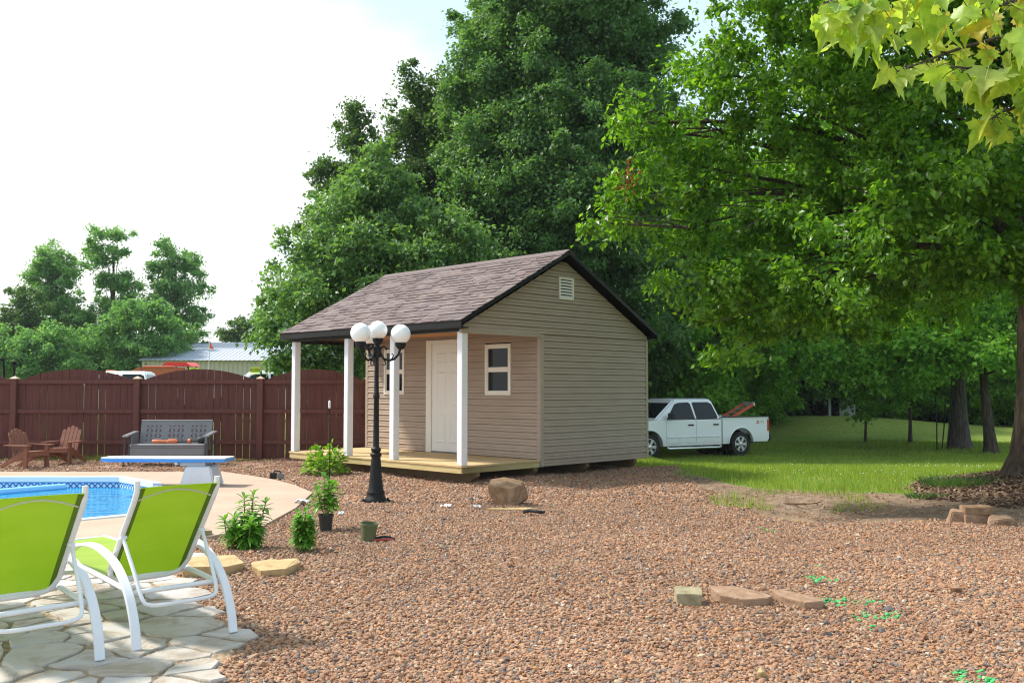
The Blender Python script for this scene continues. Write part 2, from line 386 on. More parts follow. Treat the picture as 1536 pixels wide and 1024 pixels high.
# ------------------------------------------------------------------ loose gravel (real stones), mulch chips, grass
def ico(k):
    bm = bmesh.new(); bmesh.ops.create_icosphere(bm, subdivisions=1, radius=1)
    v = np.array([x.co[:] for x in bm.verts]); f = np.array([[q.index for q in x.verts] for x in bm.faces]); bm.free()
    if k == 8:
        v = np.array([(1, 0, 0), (-1, 0, 0), (0, 1, 0), (0, -1, 0), (0, 0, 1), (0, 0, -1)], float)
        f = np.array([(0, 2, 4), (2, 1, 4), (1, 3, 4), (3, 0, 4), (2, 0, 5), (1, 2, 5), (3, 1, 5), (0, 3, 5)])
    return v, f
def rotz(v, a):
    c, s = np.cos(a), np.sin(a); o = v.copy(); o[..., 0] = v[..., 0]*c-v[..., 1]*s; o[..., 1] = v[..., 0]*s+v[..., 1]*c; return o
def visible(x, y, z=0.0, mg=330):
    d = y*_c+(z-CH)*_s; px = 768+FPX*x/d; py = 512-FPX*(-y*_s+(z-CH)*_c)/d
    return (px > -mg) & (px < 1536+mg) & (py < 1024+mg)
PAINT = [(at(1262, 903), .34, .10, -.25), (at(1312, 924), .2, .07, -.45), (at(1460, 1016), .15, .08, -.3), (at(1222, 866), .07, .06, 0), (at(1243, 871), .10, .05, 0), (at(1150, 795), .1, .1, 0), (at(1225, 848), .03, .03, 0), (at(1290, 940), .1, .05, 0)]
def pebbles(n, y0, y1, kind, smin, smax, seed):
    r = np.random.default_rng(seed)
    y = np.sqrt(r.random(n)*(y1**2-y0**2)+y0**2); x = (r.random(n)*2-1)*y*.80
    g, d, mu, pat = masks(x, y)
    ok = (g > 0) & ((pat < 1) | (r.random(n) < .03)) & ~inpoly(x, y, DECK) & visible(x, y)
    # a few stray stones spill onto the dirt
    ok |= (d > 0) & (r.random(n) < .07) & visible(x, y)
    ok &= ~((np.abs((x+.79)+(y-15)) < 7) & (((x+.79)*.706+(y-14.99)*.708) > .35) & (((x+.79)*.706+(y-14.99)*.708) < 4.6) & ((-(x+.79)*.708+(y-14.99)*.706) > .3) & ((-(x+.79)*.708+(y-14.99)*.706) < 4.8))
    x = x[ok]; y = y[ok]; k = ~stone_hit(x, y); x = x[k]; y = y[k]; n = len(x)
    v, f = ico(kind); nv = len(v)
    s = smin+(smax-smin)*r.random(n)**2.2; s = np.where(r.random(n) < .010, s*1.8, s)
    sc3 = np.stack([s*(.8+.5*r.random(n)), s*(.65+.4*r.random(n)), s*(.45+.35*r.random(n))], 1)
    P = v[None]*(1+.6*(r.random((n, nv, 1))-.5))*sc3[:, None, :]
    tx = (r.random(n)-.5)*1.1; c, sn = np.cos(tx)[:, None], np.sin(tx)[:, None]
    P = np.stack([P[..., 0]*c-P[..., 2]*sn, P[..., 1], P[..., 0]*sn+P[..., 2]*c], 2)
    P = rotz(P, (r.random(n)*6.283)[:, None])
    z0 = terr(x, y)+(vnoise(x*2.3, y*2.3)-.5)*.03
    P += np.stack([x, y, z0+sc3[:, 2]*(.15+.75*r.random(n))], 1)[:, None, :]
    pal = np.array(PEB[1:]+[(.50, .33, .23), (.54, .30, .16), (.42, .26, .18), (.27, .235, .215), (.47, .285, .185), (.55, .44, .34), (.36, .205, .14), (.43, .26, .175), (.48, .33, .24), (.36, .225, .165), (.46, .27, .17), (.40, .25, .18)])*np.array([.79, .745, .665])
    c = pal[r.integers(0, len(pal), n)]*(.82+.36*r.random((n, 1)))
    c = np.where((r.random(n) < .03)[:, None], np.array([[.12, .11, .11]]), c)
    c = np.where((r.random(n) < .006)[:, None], np.array([[.52, .48, .42]]), c)
    c = c*(.84+.32*vnoise(x*.55+3, y*.55)*.6+.32*vnoise(x*1.7, y*1.7+9)*.4)[:, None]
    for p, rx, ry, ang in PAINT:
        dx = x-p.x; dy = y-p.y; u = dx*math.cos(ang)-dy*math.sin(ang); w_ = dx*math.sin(ang)+dy*math.cos(ang)
        hit = ((u/rx)**2+(w_/(ry*1.6))**2 < 1) & (r.random(n) < .5) & (vnoise(x*22, y*22) > .42) & (s < .03)
        c = np.where(hit[:, None], np.array([[.07, .44, .14]])*(.7+.5*r.random((n, 1))), c)
    col = np.repeat(np.concatenate([c, np.ones((n, 1))], 1), nv, 0)
    FF = (f[None]+(np.arange(n)*nv)[:, None, None]).reshape(-1, 3)
    return P.reshape(-1, 3), FF, col
mp_, t, b = nodes('pebble_stone')
aa = N(t, 'ShaderNodeAttribute', attribute_name='tint').outputs['Color']; pos = N(t, 'ShaderNodeNewGeometry').outputs['Position']
nn = N(t, 'ShaderNodeTexNoise', {'Vector': pos, 'Scale': 120.0, 'Detail': 3}).outputs[0]
t.links.new(mixc(t, 1.0, aa, ramp(t, nn, [(.3, (.72, .72, .72)), (.7, (1.15, 1.12, 1.1))]), 'MULTIPLY'), b.inputs['Base Color'])
b.inputs['Roughness'].default_value = .75; b.inputs['Specular IOR Level'].default_value = .3
parts = [pebbles(165000, 3.6, 8.2, 20, .0065, .0185, 1), pebbles(200000, 8.0, 12.5, 8, .008, .021, 2), pebbles(150000, 12.3, 20.8, 8, .0105, .028, 3)]
off = 0; PV = []; PF = []; PC = []
for v, f, c in parts: PV.append(v); PF.append(f+off); PC.append(c); off += len(v)
struct(fast_mesh('gravel', np.concatenate(PV), np.concatenate(PF), mp_, smooth=False, col=np.concatenate(PC)), 'stuff')
bpy.data.objects['gravel']['label'] = 'loose tan and reddish brown pea gravel with a few stones sprayed bright green'
bpy.data.objects['gravel']['category'] = 'gravel'
# grass blades over the lawn
def blades(n, xf, yf, h0, h1, wd, seed, cond):
    r = np.random.default_rng(seed); x, y = xf(r, n), yf(r, n)
    k = cond(x, y, r); x = x[k]; y = y[k]; n = len(x)
    h = (h0+(h1-h0)*r.random(n))*(.55+.9*vnoise(x*.8, y*.8)); a = r.random(n)*6.283; le = .5*h*r.random(n)
    z = terr(x, y)-.01; ca, sa = np.cos(a), np.sin(a); la = r.random(n)*6.283; wv = wd*(.6+.8*r.random(n))*(1+np.maximum(0, y-14)/18)
    P = np.stack([np.stack([x-ca*wv, y-sa*wv, z], 1), np.stack([x+ca*wv, y+sa*wv, z], 1), np.stack([x+np.cos(la)*le, y+np.sin(la)*le, z+h], 1)], 1)
    return P.reshape(-1, 3), np.arange(n*3).reshape(-1, 3)
def lawn_c(x, y, r):
    g, d, mu, pat = masks(x, y)
    return (((g+d+mu) < .5) | ((d > 0) & (vnoise(x*1.3+7, y*1.3) > .68) & (r.random(len(x)) < .4) & (y > 11.5))) & visible(x, y, 0, 30)
M_grass = leafmat('grass_blade', [(.18, .29, .045), (.24, .35, .055), (.34, .40, .08), (.19, .305, .05), (.42, .41, .13)], .45, .5, .25)
g1 = blades(230000, lambda r, n: 1.5+r.random(n)*24, lambda r, n: 12.5+r.random(n)**1.3*24, .05, .13, .006, 5, lawn_c)
fence_strip = lambda x, y, r: (x < 0) & (vnoise(x*1.5, y*3) > .42)
g2 = blades(9000, lambda r, n: -14+r.random(n)*12, lambda r, n: 19.75+r.random(n)*1.2, .04, .12, .006, 6, fence_strip)
o = fast_mesh('lawn_grass', np.concatenate([g1[0], g2[0]]), np.concatenate([g1[1], g2[1]+len(g1[0])]), M_grass)
struct(o, 'stuff'); o['label'] = 'short green lawn grass with thin yellowish patches'; o['category'] = 'grass'
# clover flowers
r = np.random.default_rng(8); n = 900; x = 4+r.random(n)*16; y = 15+r.random(n)*12
k = (lawn_c(x, y, r)) & (vnoise(x*.45+20, y*.6) > .55); x = x[k]; y = y[k]; n = len(x); z = terr(x, y)+.06+.05*r.random(n); s = .007+.005*r.random(n)
v, f = ico(8); P = (v[None]*s[:, None, None]+np.stack([x, y, z], 1)[:, None, :]).reshape(-1, 3); FF = (f[None]+(np.arange(n)*6)[:, None, None]).reshape(-1, 3)
o = struct(fast_mesh('clover_flowers', P, FF, mat('clover_white', (.75, .75, .68)), smooth=True), 'stuff'); o['label'] = 'tiny white clover flowers scattered in the lawn'; o['category'] = 'clover'
# mulch chips around the big tree
r = np.random.default_rng(9); n = 9000; x = 5.2+r.random(n)*4; y = 11.4+r.random(n)*3.8
g, d, mu, pat = masks(x, y); k = mu > 0; x = x[k]; y = y[k]; n = len(x)
bx = np.array([(-1, -1, 0), (1, -1, 0), (1, 1, 0), (-1, 1, 0)], float)
P = bx[None]*np.stack([.02+.03*r.random(n), .007+.01*r.random(n), np.zeros(n)], 1)[:, None, :]
tx = (r.random(n)-.5)*1.2; c, sn = np.cos(tx)[:, None], np.sin(tx)[:, None]; P = np.stack([P[..., 0]*c, P[..., 1], P[..., 0]*sn], 2)
P = rotz(P, (r.random(n)*6.283)[:, None])+np.stack([x, y, terr(x, y)+.012+.015*r.random(n)], 1)[:, None, :]
o = struct(fast_mesh('wood_mulch', P.reshape(-1, 3), np.arange(4*n).reshape(-1, 4), leafmat('mulch_chip', [(.10, .06, .04), (.22, .14, .095), (.36, .26, .19), (.16, .10, .07)], .0, .9, .1)), 'stuff')
o['label'] = 'brown wood mulch mounded around the big tree trunk'; o['category'] = 'mulch'
# ================================================================== POOL, DECK, PATIO
def flat_with_hole(mb, outer, inner, z, mi=0):
    L3 = [[Vector((p[0], p[1], 0)) for p in outer]]
    if inner: L3.append([Vector((p[0], p[1], 0)) for p in inner[::-1]])
    tri = tessellate_polygon(L3); pts = [p for l in L3 for p in l]; fs = []
    for q in tri:
        A, B, D = (pts[i] for i in q); fs.append(tuple(q) if (B-A).cross(D-A).z > 0 else tuple(q)[::-1])
    mb.add([(p.x, p.y, z) for p in pts], fs, mi)
def skirt(mb, poly, z0, z1, mi=0, inward=False):
    n = len(poly); vs = [(p[0], p[1], z0) for p in poly]+[(p[0], p[1], z1) for p in poly]
    mb.add(vs, [((i, (i+1) % n, (i+1) % n+n, i+n) if not inward else ((i+1) % n, i, i+n, (i+1) % n+n)) for i in range(n)], mi)
M_conc = mat('deck_concrete', (.42, .305, .225), (.51, .38, .29), scale=1.3, rough=.85, spec=.2, bump=.25, bscale=160, detail=8)
mb = MB(); flat_with_hole(mb, DECK, expand(POOL, .10), .03); skirt(mb, DECK, -.12, .03, 0)
struct(mb.build('pool_deck', M_conc))
M_cop = mat('coping_white', (.74, .80, .84), rough=.35)
mb = MB(); flat_with_hole(mb, expand(POOL, .12), POOL, .045); skirt(mb, POOL, -.03, .045, 0, True); flat_with_hole(mb, expand(POOL, .03), POOL, -.0301); skirt(mb, expand(POOL, .12), .0, .045, 0)
struct(mb.build('pool_coping', M_cop, bevel=.012))
# liner wall with a printed blue band
m, t, b = nodes('pool_liner'); uv = N(t, 'ShaderNodeUVMap').outputs[0]
sx = N(t, 'ShaderNodeSeparateXYZ', {0: uv}); U, Vv = sx.outputs[0], sx.outputs[1]
mth = lambda op, a, b_=0.0: N(t, 'ShaderNodeMath', {0: a, 1: b_}, operation=op).outputs[0]
tri1 = mth('PINGPONG', U, .10); dia = mth('ABSOLUTE', mth('SUBTRACT', tri1, mth('ADD', Vv, .15)))            # zigzag line in the band
zig = mth('LESS_THAN', dia, .016)
dia2 = mth('LESS_THAN', mth('ABSOLUTE', mth('SUBTRACT', mth('SUBTRACT', .10, tri1), mth('ADD', Vv, .15))), .016)
band = mth('MULTIPLY', mth('GREATER_THAN', Vv, -.155), mth('LESS_THAN', Vv, -.045))
bl = mth('MULTIPLY', mth('MAXIMUM', zig, dia2), band); edge = mth('LESS_THAN', mth('ABSOLUTE', mth('ADD', Vv, .048)), .008)
colr = mixc(t, band, (.20, .52, .78), (.50, .72, .84)); colr = mixc(t, mth('MAXIMUM', bl, edge), colr, (.03, .12, .36))
colr = mixc(t, mth('GREATER_THAN', Vv, -.035), colr, (.42, .62, .76))
t.links.new(colr, b.inputs['Base Color']); b.inputs['Roughness'].default_value = .4
mb = MB(); n = len(POOL); u0 = 0
for i in range(n):
    p, q = POOL[i], POOL[(i+1) % n]; l = math.dist(p, q)
    mb.add([(q[0], q[1], -1.5), (p[0], p[1], -1.5), (p[0], p[1], -.0302), (q[0], q[1], -.0302)], [(0, 1, 2, 3)], 0, [[(u0+l, -1.5), (u0, -1.5), (u0, -.0302), (u0+l, -.0302)]]); u0 += l
flat_with_hole(mb, POOL, None, -1.5)
struct(mb.build('pool_liner', m))
m, t, b = nodes('pool_water_surface'); t.nodes.remove(b)
pos = N(t, 'ShaderNodeNewGeometry').outputs['Position']; mpn = N(t, 'ShaderNodeMapping', {'Vector': pos, 'Scale': (1, 1.5, 1)}).outputs[0]
nz = N(t, 'ShaderNodeTexNoise', {'Vector': mpn, 'Scale': 3.2, 'Detail': 4, 'Distortion': .8}).outputs[0]
bp = N(t, 'ShaderNodeBump', {'Height': nz, 'Strength': .8, 'Distance': .10}).outputs[0]
tr = N(t, 'ShaderNodeBsdfTransparent', {0: (.30, .74, .95, 1)}); gl = N(t, 'ShaderNodeBsdfGlossy', {0: (.95, .97, 1, 1), 'Roughness': .03, 'Normal': bp})
dfu = N(t, 'ShaderNodeBsdfDiffuse', {0: (.07, .48, .80, 1), 'Normal': bp}); m0 = N(t, 'ShaderNodeMixShader', {0: .45, 1: tr.outputs[0], 2: dfu.outputs[0]})
fr = N(t, 'ShaderNodeFresnel', {'IOR': 1.33, 'Normal': bp}); mx = N(t, 'ShaderNodeMixShader', {0: N(t, 'ShaderNodeMath', {0: fr.outputs[0], 1: .8}, operation='MULTIPLY').outputs[0], 1: m0.outputs[0], 2: gl.outputs[0]})
t.links.new(mx.outputs[0], t.nodes['Material Output'].inputs[0])
mb = MB(); flat_with_hole(mb, POOL, None, -.13); struct(mb.build('pool_water', m))
# ================================================================== SHED
SH_O, SH_YAW = (-.793, 14.9945), .7839
SW, SL, PD, ZD, ZS, ZE, ZR, OE, OG, ZH = 4.784, 4.972, 1.82, .286, .168, 2.518, 3.848, .137, .145, 2.42
shed = thing('porch_shed', 'taupe vinyl sided shed with brown shingle roof and white post front porch', 'shed', (SH_O[0], SH_O[1], 0), SH_YAW)
m, t, b = nodes('vinyl_siding'); co = N(t, 'ShaderNodeTexCoord').outputs['Object']
n1 = N(t, 'ShaderNodeTexNoise', {'Vector': N(t, 'ShaderNodeMapping', {'Vector': co, 'Scale': (2, 2, 9)}).outputs[0], 'Scale': 1.0, 'Detail': 6}).outputs[0]
zc = N(t, 'ShaderNodeSeparateXYZ', {0: co}).outputs[2]; spl = N(t, 'ShaderNodeMath', {0: zc, 1: N(t, 'ShaderNodeMath', {0: N(t, 'ShaderNodeTexNoise', {'Vector': co, 'Scale': 7.0, 'Detail': 6}).outputs[0], 1: .55}, operation='MULTIPLY').outputs[0]}, operation='SUBTRACT').outputs[0]
spf = N(t, 'ShaderNodeMapRange', {0: spl, 1: .22, 2: -.08, 3: 0.0, 4: .55}).outputs[0]
t.links.new(mixc(t, spf, ramp(t, n1, [(.3, (.365, .282, .215)), (.7, (.415, .322, .247))]), (.30, .20, .13)), b.inputs['Base Color']); b.inputs['Roughness'].default_value = .5; b.inputs['Specular IOR Level'].default_value = .3
n2 = N(t, 'ShaderNodeTexNoise', {'Vector': N(t, 'ShaderNodeMapping', {'Vector': co, 'Scale': (4, 4, 60)}).outputs[0], 'Scale': 3.0, 'Detail': 3}).outputs[0]
t.links.new(N(t, 'ShaderNodeBump', {'Height': n2, 'Strength': .18, 'Distance': .01}).outputs[0], b.inputs['Normal'])
M_sid = m
M_trim = mat('trim_taupe', (.36, .29, .225), (.39, .32, .25), 3, .5)
M_white = mat('painted_white', (.78, .78, .79), (.73, .73, .74), 6, .45, bump=.06, bscale=90)
M_cream = mat('cream_vinyl', (.80, .77, .69), (.77, .73, .65), 3, .4)
M_door = mat('door_cream', (.82, .80, .76), (.79, .77, .72), 4, .4)
M_blk = mat('black_metal', (.009, .009, .010), rough=.45, spec=.22)
M_pine = mat('treated_pine', (.50, .35, .17), (.62, .47, .26), 3, .7, .2, bump=.15, bscale=40, stretch=(8, .6, 8))
M_pine2 = mat('treated_pine_rim', (.46, .37, .16), (.60, .48, .25), 3, .7, .2, bump=.15, bscale=40, stretch=(.8, .8, 9))
M_skid_shade = mat('skid_timber_shaded', (.15, .105, .06), (.22, .16, .09), 3, .8, .2)  # timber colour darkened to stand in for shade under the deck overhang
M_ply = mat('soffit_plywood', (.42, .20, .085), (.55, .28, .13), 3, .7, .2, stretch=(1, 5, 1))
M_dark = mat('dark_void', (.006, .006, .006), rough=.9, spec=.1)
M_glass = mat('window_glass', (.010, .013, .017), rough=.04, spec=.22)
CO = .1125                                    # siding course height
def siding(mb, a0, a1, z0, z1, plane, axis, out, lim=None, holes=()):
    z = z0; k = 0
    while z < z1-1e-4:
        zt = min(z+CO, z1); spans = [(a0, a1)]
        for h0, h1, hz0, hz1 in holes:
            if hz0 < (z+zt)/2 < hz1:
                ns = []
                for s0, s1 in spans:
                    if h1 <= s0 or h0 >= s1: ns.append((s0, s1)); continue
                    if h0 > s0: ns.append((s0, h0))
                    if h1 < s1: ns.append((h1, s1))
                spans = ns
        q_ = (zt-z)/CO; prof = [(z, -.012), (z+.011*q_, -.012), (z+.0112*q_, .024), (z+.056*q_, .012), (z+.0565*q_, .007), (z+.060*q_, .007), (z+.0605*q_, .019), (zt-.0001, .006), (zt, -.012)]
        for s0, s1 in spans:
            vs = []
            for q, d in prof:
                l0, l1 = (s0, s1) if lim is None else (max(s0, lim(q)[0]), min(s1, lim(q)[1]))
                for s in (l0, l1): vs.append((s, plane+out*d, q) if axis == 0 else (plane+out*d, s, q))
            fs = []
            for i in range(len(prof)-1):
                q = (2*i, 2*i+1, 2*i+3, 2*i+2)
                fs.append(q if (axis == 0) == (out < 0) else q[::-1])
            mb.add(vs, fs)
        z = zt; k += 1
SLP = (ZR-ZE)/(SW/2+OE)
roofz = lambda u: ZE+SLP*(u+OE) if u < SW/2 else ZE+SLP*(SW+OE-u)
HX = [(PD-.04, 0)]
mb = MB(); siding(mb, PD+.06, SW-.05, ZS, ZH, 0, 0, -1); mb.build('gable_wall', M_sid, shed)
mb = MB()
def glim(z): 
    k = max(0, (z+.10-ZE)/SLP-OE); return (k, SW-k)
siding(mb, 0.0, SW, ZH, ZR-.13, 0, 0, -1, glim, [(2.262, 2.652, 3.05, 3.45)]); mb.build('gable_wall', M_sid, shed)
mb = MB(); siding(mb, PD, SW, ZS, ZH, SL, 0, 1); siding(mb, 0, SW, ZH, ZR-.13, SL, 0, 1, glim); mb.build('gable_wall', M_sid, shed)
mb = MB(); siding(mb, .06, SL-.06, ZD, ZH+.10, PD, 1, -1, None, [(1.87, 3.03, 0, 2.46), (.72, 1.37, 1.385, 2.285), (3.71, 4.36, 1.385, 2.285)]); mb.build('porch_wall', M_sid, shed)
mb = MB(); siding(mb, 0, SL, ZS, ZE-.05, SW, 1, 1); mb.build('rear_wall', M_sid, shed)
mb = MB(); mb.box((PD+.032, .026, ZS), (SW-.02, SL-.02, ZH)); mb.build('wall_core', M_dark, shed)
mb = MB(); mb.prism([(0.03, ZH+.005), (SW-.03, ZH+.005), (SW/2, ZR-.15)], lambda x, z: (x, .02, z), lambda x, z: (x, .04, z)); mb.build('gable_backing', M_dark, shed)
for a in ((PD-.03, -.022, ZS, PD+.062, .07, ZH), (SW-.055, -.022, ZS, SW+.022, .055, ZH), (PD-.022, SL-.065, ZD+.004, PD+.055, SL+.022, ZH)):
    mb = MB(); mb.box(a[:3], a[3:]); mb.build('corner_trim', M_trim, shed, bevel=.006)
mb = MB(); mb.box((-.012, -.026, ZH-.05), (PD-.03, .045, ZH+.012)); mb.build('header_trim', M_trim, shed, bevel=.004)
mb = MB(); mb.box((0.0, .02, ZH-.02), (.09, SL, ZH+.06)); mb.build('porch_beam', M_blk, shed, bevel=.004)
mb = MB(); mb.box((.09, SL-.06, ZH-.05), (PD-.03, SL+.0, ZH+.02)); mb.build('porch_beam', M_blk, shed, bevel=.004)
mb = MB(); mb.box((.092, .046, ZH+.062), (PD-.02, SL-.062, ZH+.085)); mb.build('porch_ceiling', M_ply, shed)
# deck
mb = MB(); bw = .137; k = 0
y = -.012
while True:
    x0 = -.012+k*(bw+.005)
    if x0 > PD-.06: break
    mb.box((x0, -.012, ZD-.03), (min(x0+bw, PD-.03), SL+.012, ZD)); k += 1
mb.build('deck_boards', M_pine, shed, bevel=.004, seg=1)
mb = MB(); mb.box((0, 0, ZD-.125), (.038, SL, ZD-.0301)); mb.box((.038, 0, ZD-.125), (PD-.032, .038, ZD-.0301)); mb.box((.038, SL-.038, ZD-.125), (PD-.032, SL, ZD-.0301)); mb.build('deck_rim', M_pine2, shed, bevel=.004)
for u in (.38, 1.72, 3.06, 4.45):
    mb = MB(); mb.prism([(.03, ZS-.005), (.03, .10), (.16, .005), (SL-.16, .005), (SL-.03, .10), (SL-.03, ZS-.005)][::-1], lambda y, z, u=u: (u-.045, y, z), lambda y, z, u=u: (u+.045, y, z)); mb.build('skid', M_skid_shade, shed)
for v in (.05, 1.79, 3.13, 4.88):
    mb = MB(); mb.box((.005, v-.062 if v > .1 else -.005, ZD+.001), (.129, v+.062 if v > .1 else .119, ZH-.022)); mb.build('porch_post', M_white, shed, bevel=.008)
# door
mb = MB()
fr = PD-.03
mb.box((fr, 2.865, ZD+.002), (PD+.02, 3.03, 2.42)); mb.box((fr, 1.87, ZD+.002), (PD+.02, 1.945, 2.42)); mb.box((fr+.001, 1.945, 2.335), (PD+.02, 2.865, 2.419)); mb.build('door_frame', M_cream, shed, bevel=.005)
mb = MB(); v0, v1, z0, z1 = 1.948, 2.862, ZD+.028, 2.332; mb.box((PD-.012, v0, z0), (PD+.02, v1, z1)); dr = mb.build('door', M_door, shed)
for va, vb in ((v0+.13, v0+.405), (v1-.405, v1-.13)):
    for za, zb in ((.16, .72), (.86, 1.50), (1.64, 1.86)):
        mb = MB(); za += z0; zb += z0; xo = PD-.012
        mb.add([(xo-.001, va, za), (xo-.001, vb, za), (xo-.001, vb, zb), (xo-.001, va, zb), (xo-.012, va+.025, za+.025), (xo-.012, vb-.025, za+.025), (xo-.012, vb-.025, zb-.025), (xo-.012, va+.025, zb-.025),
                (xo-.004, va+.05, za+.05), (xo-.004, vb-.05, za+.05), (xo-.004, vb-.05, zb-.05), (xo-.004, va+.05, zb-.05)],
               [(i, (i+1) % 4+4*0, (i+1) % 4+4, i+4)[::-1] for i in range(4)]+[(i+4, (i+1) % 4+4, (i+1) % 4+8, i+8)[::-1] for i in range(4)]+[(8, 11, 10, 9)])
        mb.build('door_panel', M_door, dr)
mb = MB(); mb.lathe([(.028, 0), (.028, .012), (.012, .02), (.012, .045), (.028, .055), (.03, .07), (.018, .085), (0, .088)], 12, (PD-.012, v0+.07, z0+.95), 0, Matrix.Rotation(-math.pi/2, 3, 'Y').to_4x4()); mb.build('handle', mat('brass_knob', (.5, .42, .28), rough=.3, metal=1), dr, smooth=True)
mb = MB(); mb.box((PD-.03, v0, ZD+.002), (PD+.02, v1, z0-.004)); mb.build('threshold', mat('threshold_metal', (.2, .2, .2), rough=.4, metal=.8), dr)
# windows
for va, vb in ((.715, 1.375), (3.705, 4.365)):
    z0, z1 = 1.38, 2.29; x = PD-.03; mb = MB(); w_ = .06; zm = (z0+z1)/2
    mb.box((x, va, z0), (PD+.02, va+w_, z1)); mb.box((x, vb-w_, z0), (PD+.02, vb, z1)); mb.box((x+.001, va+w_, z0), (PD+.02, vb-w_, z0+w_)); mb.box((x+.001, va+w_, z1-w_), (PD+.02, vb-w_, z1)); mb.box((x+.006, va+w_, zm-.025), (PD+.02, vb-w_, zm+.025))
    wf = mb.build('window', M_cream, shed, bevel=.005)
    for q0, q1 in ((z0+w_, zm-.025), (zm+.025, z1-w_)):
        mb = MB(); mb.box((PD-.008, va+w_-.002, q0-.002), (PD+.01, vb-w_+.002, q1+.002)); mb.build('pane', M_glass, wf)
        mb = MB(); s = .018
        mb.box((PD-.016, va+w_, q0), (PD-.009, va+w_+s, q1)); mb.box((PD-.016, vb-w_-s, q0), (PD-.009, vb-w_, q1)); mb.box((PD-.015, va+w_+s, q0), (PD-.009, vb-w_-s, q0+s)); mb.box((PD-.015, va+w_+s, q1-s), (PD-.009, vb-w_-s, q1)); mb.build('sash', M_cream, wf)
# gable vent
mb = MB(); u0, u1, z0, z1 = 2.265, 2.65, 3.055, 3.445; w_ = .035
mb.box((u0, -.03, z0), (u0+w_, .01, z1)); mb.box((u1-w_, -.03, z0), (u1, .01, z1)); mb.box((u0+w_, -.029, z0), (u1-w_, .01, z0+w_)); mb.box((u0+w_, -.029, z1-w_), (u1-w_, .01, z1)); vt = mb.build('gable_vent', M_cream, shed, bevel=.004)
for k in range(6):
    z = z0+w_+.004+k*.053; mb = MB(); mb.prism([(-.024, z+.0), (-.018, z-.003), (.0, z+.034), (-.004, z+.036)][::-1], lambda a, z: (u0+w_, a, z), lambda a, z: (u1-w_, a, z)); mb.build('louvre', M_cream, vt)
# roof
m, t, b = nodes('asphalt_shingle'); uv = N(t, 'ShaderNodeUVMap').outputs[0]
br = N(t, 'ShaderNodeTexBrick', {'Vector': uv, 'Color1': (0, 0, 0, 1), 'Color2': (1, 1, 1, 1), 'Mortar': (.5, .5, .5, 1), 'Scale': 1.0, 'Mortar Size': .0, 'Bias': 0.0, 'Brick Width': .30, 'Row Height': .14}, offset=.37, offset_frequency=2, squash=1.35, squash_frequency=3)
br2 = N(t, 'ShaderNodeTexBrick', {'Vector': N(t, 'ShaderNodeMapping', {'Vector': uv, 'Location': (.11, 0, 0)}).outputs[0], 'Color1': (0, 0, 0, 1), 'Color2': (1, 1, 1, 1), 'Scale': 1.0, 'Mortar Size': .0, 'Brick Width': .19, 'Row Height': .14}, offset=.61, offset_frequency=2)
gr = N(t, 'ShaderNodeTexNoise', {'Vector': uv, 'Scale': 45.0, 'Detail': 4}).outputs[0]; pt = N(t, 'ShaderNodeTexNoise', {'Vector': uv, 'Scale': 1.1, 'Detail': 3}).outputs[0]
c_1 = ramp(t, br.outputs[0], [(0, (.145, .115, .113)), (.35, (.185, .150, .148)), (.65, (.215, .177, .174)), (1, (.225, .178, .165))])
c_2 = mixc(t, N(t, 'ShaderNodeMath', {0: br2.outputs[0], 1: .4}, operation='MULTIPLY').outputs[0], c_1, (.10, .068, .068))
c_3 = mixc(t, 1.0, c_2, ramp(t, gr, [(.3, (.7, .7, .7)), (.7, (1.3, 1.28, 1.25))]), 'MULTIPLY')
t.links.new(mixc(t, 1.0, c_3, ramp(t, pt, [(.3, (.88, .88, .9)), (.7, (1.1, 1.08, 1.06))]), 'MULTIPLY'), b.inputs['Base Color']); b.inputs['Roughness'].default_value = .9; b.inputs['Specular IOR Level'].default_value = .25
t.links.new(N(t, 'ShaderNodeBump', {'Height': gr, 'Strength': .5, 'Distance': .01}).outputs[0], b.inputs['Normal'])
M_shin = m
rl = math.hypot(SW/2+OE, ZR-ZE)
